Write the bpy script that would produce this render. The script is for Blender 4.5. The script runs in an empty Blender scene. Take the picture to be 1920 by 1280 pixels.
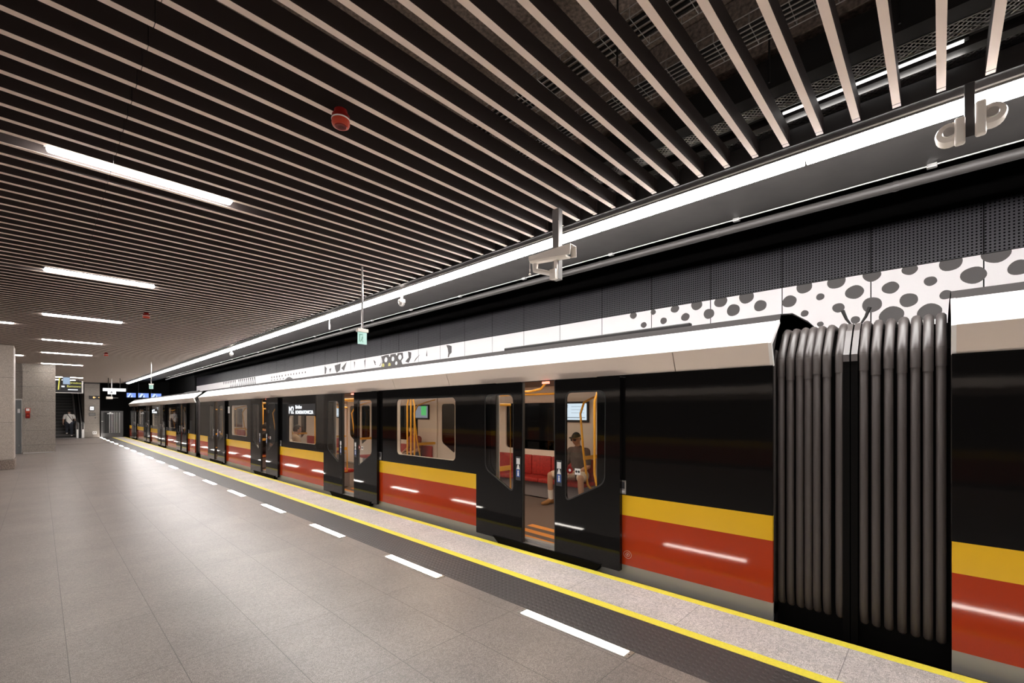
import bpy, bmesh, math, random
from mathutils import Vector, Matrix
from mathutils.geometry import tessellate_polygon
random.seed(7)
SC = bpy.context.scene
COL = SC.collection
PI = math.pi

# ------------------------------------------------------------------ camera, world, exposure
cam_data = bpy.data.cameras.new('camera')
CAM = bpy.data.objects.new('camera', cam_data); COL.objects.link(CAM); SC.camera = CAM
F_PX = 842.5
cam_data.sensor_width = 36.0
cam_data.lens = 36.0 * F_PX / 1920.0
cam_data.shift_y = (773.0 - 640.0) / 1920.0
cam_data.clip_start = 0.05; cam_data.clip_end = 200
YAW = math.atan2(960 - 75, F_PX)
CAM.location = (0, 0, 1.6)
CAM.rotation_euler = (PI / 2, 0, -YAW)
SC.view_settings.view_transform = 'Standard'
SC.view_settings.look = 'None'
SC.view_settings.gamma = 1.0
SC.view_settings.use_curve_mapping = False
SC.view_settings.exposure = 1.48
W = bpy.data.worlds.new('world'); SC.world = W; W.use_nodes = True
W.node_tree.nodes['Background'].inputs[0].default_value = (0.9, 0.95, 1.0, 1)
W.node_tree.nodes['Background'].inputs[1].default_value = 0.01
E_STRIP, E_TUBE, E_FLOOR, E_CAR = 22.0, 15.0, 15.0, 3.8

# ------------------------------------------------------------------ materials
MATS = {}
def new_mat(name):
    m = bpy.data.materials.new(name); m.use_nodes = True
    nt = m.node_tree
    return m, nt, nt.nodes, nt.links, nt.nodes['Principled BSDF']
def mat(name, col, rough=0.5, metal=0.0, emit=None, estr=0.0, coat=0.0, noise=0.0, nscale=30.0, bump=0.0, bscale=40.0, spec=0.5):
    if name in MATS: return MATS[name]
    m, nt, N, L, b = new_mat(name)
    b.inputs['Base Color'].default_value = (*col, 1)
    b.inputs['Roughness'].default_value = rough
    b.inputs['Metallic'].default_value = metal
    b.inputs['Coat Weight'].default_value = coat
    b.inputs['Specular IOR Level'].default_value = spec
    if emit:
        b.inputs['Emission Color'].default_value = (*emit, 1)
        b.inputs['Emission Strength'].default_value = estr
    if noise or bump:
        geo = N.new('ShaderNodeNewGeometry')
    if noise:
        t = N.new('ShaderNodeTexNoise'); t.inputs['Scale'].default_value = nscale; t.inputs['Detail'].default_value = 4
        L.new(geo.outputs['Position'], t.inputs['Vector'])
        mr = N.new('ShaderNodeMapRange'); mr.inputs[1].default_value = 0.3; mr.inputs[2].default_value = 0.7
        mr.inputs[3].default_value = 1 - noise; mr.inputs[4].default_value = 1 + noise
        L.new(t.outputs['Fac'], mr.inputs[0])
        mx = N.new('ShaderNodeMix'); mx.data_type = 'RGBA'; mx.blend_type = 'MULTIPLY'; mx.inputs[0].default_value = 1
        mx.inputs[6].default_value = (*col, 1); L.new(mr.outputs[0], mx.inputs[7])
        L.new(mx.outputs[2], b.inputs['Base Color'])
    if bump:
        t2 = N.new('ShaderNodeTexNoise'); t2.inputs['Scale'].default_value = bscale; t2.inputs['Detail'].default_value = 2
        L.new(geo.outputs['Position'], t2.inputs['Vector'])
        bp = N.new('ShaderNodeBump'); bp.inputs['Strength'].default_value = bump; bp.inputs['Distance'].default_value = 0.01
        L.new(t2.outputs['Fac'], bp.inputs['Height']); L.new(bp.outputs[0], b.inputs['Normal'])
    MATS[name] = m
    return m
def math_node(N, L, op, a, bb=None):
    n = N.new('ShaderNodeMath'); n.operation = op
    for i, v in enumerate((a, bb)):
        if v is None: continue
        if isinstance(v, (int, float)): n.inputs[i].default_value = v
        else: L.new(v, n.inputs[i])
    return n.outputs[0]
def granite(name, base, dark, light, rough=0.5, joints=None, speck=210.0, jointcol=0.35, axes='XY', dirt=True):
    """speckled stone; joints = (pitch u, offset u, pitch v, offset v, half width, stagger)"""
    m, nt, N, L, b = new_mat(name)
    geo = N.new('ShaderNodeNewGeometry'); P = geo.outputs['Position']
    n1 = N.new('ShaderNodeTexNoise'); n1.inputs['Scale'].default_value = speck; n1.inputs['Detail'].default_value = 3; L.new(P, n1.inputs['Vector'])
    r1 = N.new('ShaderNodeValToRGB'); e = r1.color_ramp.elements
    e[0].position = 0.32; e[0].color = (*dark, 1); e[1].position = 0.7; e[1].color = (*light, 1)
    k = r1.color_ramp.elements.new(0.5); k.color = (*base, 1)
    L.new(n1.outputs['Fac'], r1.inputs[0]); c = r1.outputs[0]
    v1 = N.new('ShaderNodeTexVoronoi'); v1.inputs['Scale'].default_value = speck * 0.42; L.new(P, v1.inputs['Vector'])
    mv = N.new('ShaderNodeMapRange'); mv.inputs[1].default_value = 0; mv.inputs[2].default_value = 1; mv.inputs[3].default_value = 0.78; mv.inputs[4].default_value = 1.2
    sep0 = N.new('ShaderNodeSeparateColor'); L.new(v1.outputs['Color'], sep0.inputs[0]); L.new(sep0.outputs[0], mv.inputs[0])
    mx = N.new('ShaderNodeMix'); mx.data_type = 'RGBA'; mx.blend_type = 'MULTIPLY'; mx.inputs[0].default_value = 1
    L.new(c, mx.inputs[6]); L.new(mv.outputs[0], mx.inputs[7]); c = mx.outputs[2]
    if dirt:
        n2 = N.new('ShaderNodeTexNoise'); n2.inputs['Scale'].default_value = 1.7; n2.inputs['Detail'].default_value = 6; L.new(P, n2.inputs['Vector'])
        m2 = N.new('ShaderNodeMapRange'); m2.inputs[1].default_value = 0.3; m2.inputs[2].default_value = 0.7; m2.inputs[3].default_value = 0.86; m2.inputs[4].default_value = 1.1
        L.new(n2.outputs['Fac'], m2.inputs[0])
        mx = N.new('ShaderNodeMix'); mx.data_type = 'RGBA'; mx.blend_type = 'MULTIPLY'; mx.inputs[0].default_value = 1
        L.new(c, mx.inputs[6]); L.new(m2.outputs[0], mx.inputs[7]); c = mx.outputs[2]
    if joints:
        pu, ou, pv, ov, hw, stag = joints
        sp = N.new('ShaderNodeSeparateXYZ'); L.new(P, sp.inputs[0])
        ax = {'X': 0, 'Y': 1, 'Z': 2}
        u = sp.outputs[ax[axes[0]]]; v = sp.outputs[ax[axes[1]]]
        uu = math_node(N, L, 'DIVIDE', math_node(N, L, 'SUBTRACT', u, ou), pu)
        vv = math_node(N, L, 'DIVIDE', math_node(N, L, 'SUBTRACT', v, ov), pv)
        if stag: vv = math_node(N, L, 'ADD', vv, math_node(N, L, 'MULTIPLY', math_node(N, L, 'FLOOR', uu), stag))
        def line(q, p):
            return math_node(N, L, 'LESS_THAN', math_node(N, L, 'MULTIPLY', math_node(N, L, 'ABSOLUTE', math_node(N, L, 'SUBTRACT', math_node(N, L, 'FRACT', math_node(N, L, 'ADD', q, 0.5)), 0.5)), p), hw)
        ln = math_node(N, L, 'MAXIMUM', line(uu, pu), line(vv, pv))
        # slab to slab tone change
        comb = N.new('ShaderNodeCombineXYZ'); L.new(math_node(N, L, 'FLOOR', uu), comb.inputs[0]); L.new(math_node(N, L, 'FLOOR', vv), comb.inputs[1])
        wn = N.new('ShaderNodeTexWhiteNoise'); L.new(comb.outputs[0], wn.inputs['Vector'])
        m3 = N.new('ShaderNodeMapRange'); m3.inputs[3].default_value = 0.955; m3.inputs[4].default_value = 1.035; L.new(wn.outputs[0], m3.inputs[0])
        mx = N.new('ShaderNodeMix'); mx.data_type = 'RGBA'; mx.blend_type = 'MULTIPLY'; mx.inputs[0].default_value = 1
        L.new(c, mx.inputs[6]); L.new(m3.outputs[0], mx.inputs[7]); c = mx.outputs[2]
        mx = N.new('ShaderNodeMix'); mx.data_type = 'RGBA'; mx.blend_type = 'MIX'
        L.new(ln, mx.inputs[0]); L.new(c, mx.inputs[6]); mx.inputs[7].default_value = tuple(x * jointcol for x in base) + (1,); c = mx.outputs[2]
    L.new(c, b.inputs['Base Color']); b.inputs['Roughness'].default_value = rough
    return m
def perforated(name, col):
    m, nt, N, L, b = new_mat(name)
    geo = N.new('ShaderNodeNewGeometry'); sp = N.new('ShaderNodeSeparateXYZ'); L.new(geo.outputs['Position'], sp.inputs[0])
    p = 0.0357
    def cell(s): return math_node(N, L, 'SUBTRACT', math_node(N, L, 'FRACT', math_node(N, L, 'DIVIDE', s, p)), 0.5)
    a = cell(sp.outputs[1]); c = cell(sp.outputs[2])
    d = math_node(N, L, 'SQRT', math_node(N, L, 'ADD', math_node(N, L, 'MULTIPLY', a, a), math_node(N, L, 'MULTIPLY', c, c)))
    hole = math_node(N, L, 'LESS_THAN', d, 0.255)
    mx = N.new('ShaderNodeMix'); mx.data_type = 'RGBA'; L.new(hole, mx.inputs[0])
    mx.inputs[6].default_value = (*col, 1); mx.inputs[7].default_value = (0.002, 0.002, 0.002, 1)
    L.new(mx.outputs[2], b.inputs['Base Color'])
    inv = math_node(N, L, 'SUBTRACT', 1.0, hole)
    L.new(math_node(N, L, 'MULTIPLY', inv, 0.5), b.inputs['Specular IOR Level'])
    b.inputs['Roughness'].default_value = 0.42
    return m
def tactile(name):
    m, nt, N, L, b = new_mat(name)
    geo = N.new('ShaderNodeNewGeometry'); sp = N.new('ShaderNodeSeparateXYZ'); L.new(geo.outputs['Position'], sp.inputs[0])
    p = 0.05
    def cell(s): return math_node(N, L, 'SUBTRACT', math_node(N, L, 'FRACT', math_node(N, L, 'DIVIDE', s, p)), 0.5)
    a = cell(sp.outputs[0]); c = cell(sp.outputs[1])
    d = math_node(N, L, 'SQRT', math_node(N, L, 'ADD', math_node(N, L, 'MULTIPLY', a, a), math_node(N, L, 'MULTIPLY', c, c)))
    mr = N.new('ShaderNodeMapRange'); mr.interpolation_type = 'SMOOTHSTEP'
    mr.inputs[1].default_value = 0.22; mr.inputs[2].default_value = 0.38; mr.inputs[3].default_value = 1; mr.inputs[4].default_value = 0
    L.new(d, mr.inputs[0])
    n1 = N.new('ShaderNodeTexNoise'); n1.inputs['Scale'].default_value = 90; n1.inputs['Detail'].default_value = 5; L.new(geo.outputs['Position'], n1.inputs['Vector'])
    r1 = N.new('ShaderNodeValToRGB'); e = r1.color_ramp.elements
    e[0].position = 0.35; e[0].color = (0.026, 0.021, 0.021, 1); e[1].position = 0.7; e[1].color = (0.06, 0.049, 0.047, 1)
    L.new(n1.outputs['Fac'], r1.inputs[0]); L.new(r1.outputs[0], b.inputs['Base Color'])
    bp = N.new('ShaderNodeBump'); bp.inputs['Strength'].default_value = 0.55; bp.inputs['Distance'].default_value = 0.004
    L.new(mr.outputs[0], bp.inputs['Height']); L.new(bp.outputs[0], b.inputs['Normal'])
    b.inputs['Roughness'].default_value = 0.5
    return m
def glass(name, tint=(0.9, 0.92, 0.92)):
    m, nt, N, L, b = new_mat(name)
    N.remove(b); out = N['Material Output']
    tr = N.new('ShaderNodeBsdfTransparent'); tr.inputs[0].default_value = (*tint, 1)
    gl = N.new('ShaderNodeBsdfGlossy'); gl.inputs['Roughness'].default_value = 0.02
    lw = N.new('ShaderNodeLayerWeight'); lw.inputs[0].default_value = 0.5
    fr = math_node(N, L, 'ADD', math_node(N, L, 'MULTIPLY', math_node(N, L, 'POWER', lw.outputs['Facing'], 4.0), 0.8), 0.03)
    mx = N.new('ShaderNodeMixShader'); L.new(fr, mx.inputs[0]); L.new(tr.outputs[0], mx.inputs[1]); L.new(gl.outputs[0], mx.inputs[2])
    L.new(mx.outputs[0], out.inputs[0])
    return m
def emit(name, col, s):
    if name in MATS: return MATS[name]
    m, nt, N, L, b = new_mat(name)
    b.inputs['Base Color'].default_value = (0.12, 0.12, 0.12, 1); b.inputs['Emission Color'].default_value = (*col, 1); b.inputs['Emission Strength'].default_value = s
    MATS[name] = m
    return m

M_FLOOR = granite('floor granite', (0.222, 0.184, 0.163), (0.075, 0.06, 0.052), (0.375, 0.32, 0.29), 0.36, (0.495, 0.125, 1.03, 0.44, 0.0020, 0))
M_CREAM = granite('edge granite', (0.49, 0.435, 0.41), (0.20, 0.17, 0.155), (0.63, 0.57, 0.54), 0.5, (50, 20, 1.0, 0.445, 0.002, 0), speck=150)
M_WALLG = granite('wall granite', (0.25, 0.215, 0.185), (0.12, 0.10, 0.085), (0.36, 0.32, 0.285), 0.38, (1.2, 0.45, 0.57, 0.33, 0.004, 0), speck=150, axes='XZ', dirt=False)
M_COLUMN = granite('column stone', (0.42, 0.365, 0.315), (0.36, 0.31, 0.265), (0.47, 0.41, 0.36), 0.35, (9, 4, 1.26, 0.06, 0.004, 0), speck=220, axes='XZ', dirt=False)
M_TACT = tactile('tactile paving')
M_YLINE = mat('yellow line paint', (0.72, 0.60, 0.055), 0.5, noise=0.08, nscale=60)
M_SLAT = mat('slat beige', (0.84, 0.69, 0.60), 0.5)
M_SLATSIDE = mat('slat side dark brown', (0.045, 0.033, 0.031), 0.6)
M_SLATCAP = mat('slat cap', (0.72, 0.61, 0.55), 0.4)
M_BLACK = mat('black matt', (0.012, 0.011, 0.011), 0.75)
M_VOID = mat('deep black', (0.004, 0.0035, 0.0035), 0.9, spec=0.1)  # one even near-black, also for the sheet above the perforated panels
M_ENDW = mat('end wall dark', (0.045, 0.038, 0.036), 0.5)
M_EDGE = mat('pale edge', (0.8, 0.77, 0.75), 0.4)
M_SOFF = mat('soffit dark', (0.05, 0.045, 0.043), 0.55, noise=0.2, nscale=3)
M_DTRIM = mat('dark trim', (0.035, 0.032, 0.032), 0.35)
M_FASC = mat('dark gloss trim', (0.11, 0.10, 0.10), 0.18)
M_PERF = perforated('perforated panel', (0.021, 0.018, 0.024))
M_MURAL = mat('mural white', (0.86, 0.82, 0.82), 0.4)
M_DOT = mat('mural dark paint', (0.065, 0.055, 0.053), 0.5)
M_MYEL = mat('mural ochre paint', (0.5, 0.45, 0.12), 0.5)
M_CONC = mat('raw concrete', (0.22, 0.17, 0.14), 0.8, noise=0.5, nscale=40)
M_GALV = mat('galvanised steel', (0.55, 0.54, 0.53), 0.35, 0.8)
M_PIPE = mat('grey pipe', (0.065, 0.059, 0.057), 0.45)
M_STEEL = mat('brushed steel', (0.62, 0.6, 0.58), 0.28, 0.9)
M_BALU = mat('balustrade steel', (0.8, 0.78, 0.76), 0.3, 0.2)
M_WPLAST = mat('white plastic', (0.74, 0.68, 0.62), 0.4)
M_GREYPOST = mat('grey paint', (0.16, 0.15, 0.145), 0.45)
M_RED = mat('red plastic', (0.17, 0.006, 0.004), 0.4, spec=0.2)
M_ORANGE = mat('orange red plastic', (0.42, 0.040, 0.014), 0.4, spec=0.25)
M_STRIP = emit('led strip', (1.0, 0.97, 0.95), E_STRIP)
M_TUBE = emit('ceiling tube', (1.0, 0.95, 0.9), E_TUBE)
M_FLIGHT = emit('floor light', (1.0, 0.93, 0.84), E_FLOOR)
M_SERV = emit('service light', (1, 0.97, 0.95), 1.5)
# train
M_TBLACK = mat('train black gloss', (0.006, 0.0055, 0.0055), 0.045, bump=0.012, bscale=9, spec=0.22)
M_TRED = mat('train red', (0.43, 0.043, 0.009), 0.07, coat=0.0, bump=0.008, bscale=12, spec=0.3)
M_TYEL = mat('train yellow', (0.80, 0.47, 0.017), 0.25, spec=0.3)
M_TGREY = mat('train skirt grey', (0.36, 0.35, 0.34), 0.4)
M_TCREAM = mat('train cream', (0.74, 0.63, 0.55), 0.12, coat=0.4, bump=0.02, bscale=3)
M_TROOF = mat('train roof white', (0.82, 0.79, 0.77), 0.3)
M_TROOFG = mat('train roof grey', (0.05, 0.046, 0.045), 0.85, spec=0.08)
M_RUB = mat('black rubber', (0.012, 0.011, 0.011), 0.5)
M_FOLD = mat('bellows rubber', (0.055, 0.044, 0.041), 0.55, noise=0.1, nscale=200, bump=0.1, bscale=400)
M_SLEEVE = mat('bellows sleeve', (0.075, 0.063, 0.06), 0.38)
M_GLASS = glass('window glass')
M_DGLASS = glass('dark window glass', (0.35, 0.36, 0.37))
M_LINING = mat('interior lining', (0.72, 0.62, 0.54), 0.4)
M_ICEIL = mat('interior ceiling brown', (0.20, 0.13, 0.095), 0.5)
M_IFLOOR = mat('interior floor', (0.14, 0.105, 0.09), 0.5, noise=0.15, nscale=150)
M_SEAT = mat('red seat fabric', (0.34, 0.018, 0.012), 0.6, noise=0.25, nscale=25)
M_BENCH = mat('bench base grey', (0.22, 0.20, 0.21), 0.5)
M_POLE = mat('yellow pole', (0.80, 0.40, 0.04), 0.35)
M_CARL = emit('car ceiling light', (1.0, 0.80, 0.60), E_CAR)
M_HAZ = mat('orange floor marking', (0.75, 0.30, 0.06), 0.6)
M_SCRW = emit('screen white', (0.75, 0.88, 1.0), 0.38)
M_SCRG = emit('screen green', (0.05, 0.45, 0.12), 0.4)
M_SCRB = emit('screen blue', (0.18, 0.32, 0.95), 0.4)
M_SCRGREY = emit('screen grey', (0.35, 0.4, 0.5), 0.2)
M_INK = mat('dark print', (0.02, 0.02, 0.025), 0.6)
M_WHITEP = mat('white print', (0.75, 0.75, 0.75), 0.5)
M_BLUEP = mat('blue print', (0.03, 0.09, 0.35), 0.5)
M_LEDW = emit('sign led white', (0.85, 0.93, 1.0), 0.7)
M_LEDY = emit('sign yellow text', (0.75, 0.72, 0.1), 0.4)
M_SIGNW = emit('lit white sign', (1, 1, 1), 0.45)
M_EXITG = emit('exit sign green', (0.01, 0.42, 0.22), 0.16)
M_EXITW = emit('exit sign pale', (0.60, 1.0, 0.86), 0.24)
M_REDL = emit('red door lamp', (1.0, 0.18, 0.12), 1.2)
M_DOORG = mat('grey door paint', (0.15, 0.16, 0.165), 0.45)
M_STEP = mat('escalator step', (0.03, 0.028, 0.027), 0.5)
M_GATE = mat('gate grey', (0.07, 0.068, 0.068), 0.5)
M_SKIN = mat('skin', (0.45, 0.25, 0.16), 0.5)
M_HAIR = mat('dark hair', (0.015, 0.011, 0.01), 0.6)

# ------------------------------------------------------------------ mesh builder
ORG = {}
class MB:
    def __init__(s): s.v = []; s.f = []; s.m = []
    def add(s, vs, fs, mi=0):
        o = len(s.v); s.v += [tuple(p) for p in vs]
        for f in fs: s.f.append([i + o for i in f]); s.m.append(mi)
        return s
    def box(s, x0, x1, y0, y1, z0, z1, mi=0):
        v = [(x, y, z) for x in (x0, x1) for y in (y0, y1) for z in (z0, z1)]
        return s.add(v, [(0, 1, 3, 2), (4, 6, 7, 5), (0, 4, 5, 1), (2, 3, 7, 6), (0, 2, 6, 4), (1, 5, 7, 3)], mi)
    def rbox(s, x0, x1, y0, y1, z0, z1, r=0.01, mi=0, seg=2):
        bm = bmesh.new(); bmesh.ops.create_cube(bm, size=1)
        for v in bm.verts: v.co = ((x0 + x1) / 2 + v.co.x * (x1 - x0), (y0 + y1) / 2 + v.co.y * (y1 - y0), (z0 + z1) / 2 + v.co.z * (z1 - z0))
        bmesh.ops.bevel(bm, geom=list(bm.edges), offset=r, segments=seg, affect='EDGES', profile=0.5)
        return s.frombm(bm, mi)
    def frombm(s, bm, mi=0, M=None):
        bm.verts.index_update()
        s.add([(M @ v.co if M else v.co) for v in bm.verts], [[v.index for v in f.verts] for f in bm.faces], mi); bm.free(); return s
    def prism(s, pts, axis, a, b, mi=0):
        """2D polygon pts extruded along axis ('X': pts are (y,z); 'Y': (x,z); 'Z': (x,y)) from a to b"""
        def P(p, t):
            return (t, p[0], p[1]) if axis == 'X' else (p[0], t, p[1]) if axis == 'Y' else (p[0], p[1], t)
        n = len(pts); v = [P(p, a) for p in pts] + [P(p, b) for p in pts]
        fs = [list(range(n))[::-1], list(range(n, 2 * n))] + [(i, (i + 1) % n, n + (i + 1) % n, n + i) for i in range(n)]
        return s.add(v, fs, mi)
    def panel(s, outer, holes, x0, x1, mi=0):
        """polygon in (y,z) with holes, thick between x0 and x1"""
        loops = [outer] + holes
        flat = [p for lp in loops for p in lp]; n = len(flat)
        tris = tessellate_polygon([[Vector((p[0], p[1], 0)) for p in lp] for lp in loops])
        v = [(x0, p[0], p[1]) for p in flat] + [(x1, p[0], p[1]) for p in flat]
        fs = []
        for t in tris: fs.append(tuple(t)); fs.append(tuple(i + n for i in reversed(t)))
        o = 0
        for lp in loops:
            k = len(lp)
            for i in range(k):
                a = o + i; b = o + (i + 1) % k; fs.append((a, b, b + n, a + n))
            o += k
        return s.add(v, fs, mi)
    def tube(s, pts, r, n=8, mi=0, cap=True):
        pts = [Vector(p) for p in pts]; k = len(pts); vs = []; fs = []
        rr = r if isinstance(r, (list, tuple)) else [r] * k
        t0 = (pts[1] - pts[0]).normalized(); up = Vector((0, 0, 1)) if abs(t0.z) < 0.9 else Vector((1, 0, 0))
        nrm = (up - t0 * up.dot(t0)).normalized()
        for i, p in enumerate(pts):
            a = (pts[i] - pts[i - 1]).normalized() if i else None
            b = (pts[i + 1] - pts[i]).normalized() if i < k - 1 else None
            t = (a + b).normalized() if a is not None and b is not None and (a + b).length > 1e-6 else (a if a is not None else b)
            nrm = (nrm - t * nrm.dot(t)).normalized(); bi = t.cross(nrm)
            sc = 1.0
            if a is not None and b is not None:
                cs = max(0.3, math.sqrt(max(0.0, (1 + a.dot(b)) / 2))); sc = min(1.4, 1 / cs)
            for j in range(n):
                an = 2 * PI * j / n
                vs.append(p + (nrm * math.cos(an) + bi * math.sin(an)) * rr[i] * (sc if False else 1))
        for i in range(k - 1):
            for j in range(n):
                fs.append((i * n + j, i * n + (j + 1) % n, (i + 1) * n + (j + 1) % n, (i + 1) * n + j))
        if cap: fs.append(list(range(n))[::-1]); fs.append(list(range((k - 1) * n, k * n)))
        return s.add(vs, fs, mi)
    def lathe(s, prof, c=(0, 0, 0), axis='Z', n=24, mi=0):
        """prof: list of (r, h)"""
        vs = []; fs = []
        for r, h in prof:
            for j in range(n):
                a = 2 * PI * j / n; u = r * math.cos(a); w = r * math.sin(a)
                p = (u, w, h) if axis == 'Z' else (h, u, w) if axis == 'X' else (u, h, w)
                vs.append((c[0] + p[0], c[1] + p[1], c[2] + p[2]))
        k = len(prof)
        for i in range(k - 1):
            for j in range(n): fs.append((i * n + j, i * n + (j + 1) % n, (i + 1) * n + (j + 1) % n, (i + 1) * n + j))
        fs.append(list(range(n))[::-1]); fs.append(list(range((k - 1) * n, k * n)))
        return s.add(vs, fs, mi)
    def build(s, name, mats, parent=None, smooth=False, origin=None, angle=40):
        me = bpy.data.meshes.new(name)
        if parent is not None: org = ORG[parent.name]
        else:
            if origin is None:
                xs = [p[0] for p in s.v]; ys = [p[1] for p in s.v]; zs = [p[2] for p in s.v]
                origin = ((min(xs) + max(xs)) / 2, (min(ys) + max(ys)) / 2, min(zs))
            org = Vector(origin)
        me.from_pydata([(p[0] - org[0], p[1] - org[1], p[2] - org[2]) for p in s.v], [], s.f)
        if not isinstance(mats, (list, tuple)): mats = [mats]
        for m in mats: me.materials.append(m)
        me.polygons.foreach_set('material_index', s.m)
        bm = bmesh.new(); bm.from_mesh(me); bmesh.ops.recalc_face_normals(bm, faces=bm.faces); bm.to_mesh(me); bm.free()
        if smooth:
            me.polygons.foreach_set('use_smooth', [True] * len(me.polygons))
            try: me.set_sharp_from_angle(angle=math.radians(angle))
            except Exception: pass
        me.update()
        o = bpy.data.objects.new(name, me); COL.objects.link(o)
        if parent is not None: o.parent = parent; ORG[o.name] = org
        else: o.location = org; ORG[o.name] = org
        return o
def tag(o, label, cat, group=None, kind=None):
    o['label'] = label; o['category'] = cat
    if group: o['group'] = group
    if kind: o['kind'] = kind
    return o
def thing(name, label, cat, loc, group=None, kind=None):
    o = bpy.data.objects.new(name, None); COL.objects.link(o); o.location = loc; o.empty_display_size = 0.1
    ORG[o.name] = Vector(loc)
    return tag(o, label, cat, group, kind)
def struct(o, label, cat): return tag(o, label, cat, None, 'structure')
def dup(root, loc, label=None, group=None):
    r = root.copy(); COL.objects.link(r); r.location = loc; ORG[r.name] = Vector(loc)
    if label: r['label'] = label
    if group: r['group'] = group
    for ch in list(root.children):
        c = ch.copy(); COL.objects.link(c); c.parent = r
        for g in list(ch.children):
            d = g.copy(); COL.objects.link(d); d.parent = c
    return r
def rrect(y0, y1, z0, z1, r, n=5):
    pts = []
    for cy, cz, a0 in ((y1 - r, z1 - r, 0), (y0 + r, z1 - r, 90), (y0 + r, z0 + r, 180), (y1 - r, z0 + r, 270)):
        for i in range(n + 1):
            a = math.radians(a0 + 90 * i / n); pts.append((cy + r * math.cos(a), cz + r * math.sin(a)))
    return pts
def rpoly(pts, r, n=4):
    """rounded polygon"""
    out = []; k = len(pts)
    for i in range(k):
        p = Vector(pts[i]); a = Vector(pts[i - 1]); b = Vector(pts[(i + 1) % k])
        d1 = (a - p); d2 = (b - p); rr = min(r, d1.length * 0.45, d2.length * 0.45)
        p1 = p + d1.normalized() * rr; p2 = p + d2.normalized() * rr
        for j in range(n + 1):
            t = j / n; out.append(tuple(p1 * (1 - t) ** 2 + p * 2 * t * (1 - t) + p2 * t ** 2))
    return out
def shrink(pts, d):
    cx = sum(p[0] for p in pts) / len(pts); cz = sum(p[1] for p in pts) / len(pts)
    return [(cx + (p[0] - cx) * (1 - d / max(1e-6, math.hypot(p[0] - cx, p[1] - cz))), cz + (p[1] - cz) * (1 - d / max(1e-6, math.hypot(p[0] - cx, p[1] - cz)))) for p in pts]
def text_mb(mb, body, size, M, mi=0, depth=0.002):
    cu = bpy.data.curves.new('lettering', 'FONT'); cu.body = body; cu.size = size; cu.extrude = depth
    o = bpy.data.objects.new('lettering', cu); COL.objects.link(o)
    bpy.context.view_layer.update()
    me = bpy.data.meshes.new_from_object(o.evaluated_get(bpy.context.evaluated_depsgraph_get()))
    mb.add([M @ v.co for v in me.vertices], [list(p.vertices) for p in me.polygons], mi)
    bpy.data.objects.remove(o); bpy.data.curves.remove(cu); bpy.data.meshes.remove(me)
ORD = ['first', 'second', 'third', 'fourth', 'fifth', 'sixth', 'seventh', 'eighth', 'ninth', 'tenth', 'eleventh', 'twelfth', 'thirteenth', 'fourteenth', 'fifteenth',
       'sixteenth', 'seventeenth', 'eighteenth', 'nineteenth', 'twentieth', 'twenty-first', 'twenty-second', 'twenty-third', 'twenty-fourth', 'twenty-fifth', 'twenty-sixth']
# ------------------------------------------------------------------ the setting
Y0, YE = -7.0, 38.8
struct(MB().box(-5.82, 2.625, Y0, YE, -0.3, 0).build('floor', M_FLOOR, origin=(0, 0, 0)), 'speckled warm grey granite platform floor with thin slab joints', 'floor')
struct(MB().box(2.625, 2.735, Y0, YE, -0.3, 0).build('trim_1', M_FLOOR, origin=(0, 0, 0)), 'narrow granite strip holding the row of floor lights', 'floor strip')
struct(MB().box(2.735, 3.195, Y0, YE, -0.3, 0).build('trim_2', M_TACT, origin=(0, 0, 0)), 'dark studded tactile paving strip along the platform edge', 'tactile paving')
struct(MB().box(3.195, 3.285, Y0, YE, -0.3, 0).build('trim_3', M_YLINE, origin=(0, 0, 0)), 'yellow line between the dark tactile paving and pale edge slabs', 'safety line')
struct(MB().box(3.285, 3.785, Y0, YE, -0.3, 0).build('trim_4', M_CREAM, origin=(0, 0, 0)), 'pale granite edge slabs between two yellow lines', 'edge paving')
struct(MB().box(3.785, 3.872, Y0, YE, -0.3, 0).build('trim_5', M_YLINE, origin=(0, 0, 0)), 'yellow line along the very edge of the platform by the train', 'safety line')
struct(MB().box(2.3, 3.80, Y0, YE, -1.2, -0.301).build('wall_platform', M_BLACK), 'dark wall under the platform edge', 'wall')
struct(MB().box(3.80, 7.6, Y0, 50, -1.35, -1.2).build('floor_track', M_BLACK), 'dark track bed below the train', 'floor')
struct(MB().box(0.3, 2.625, 31.45, 31.53, 0.0, 0.004).build('trim_6', M_DTRIM), 'thin dark drain line across the floor before the escalator', 'floor drain')
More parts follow.
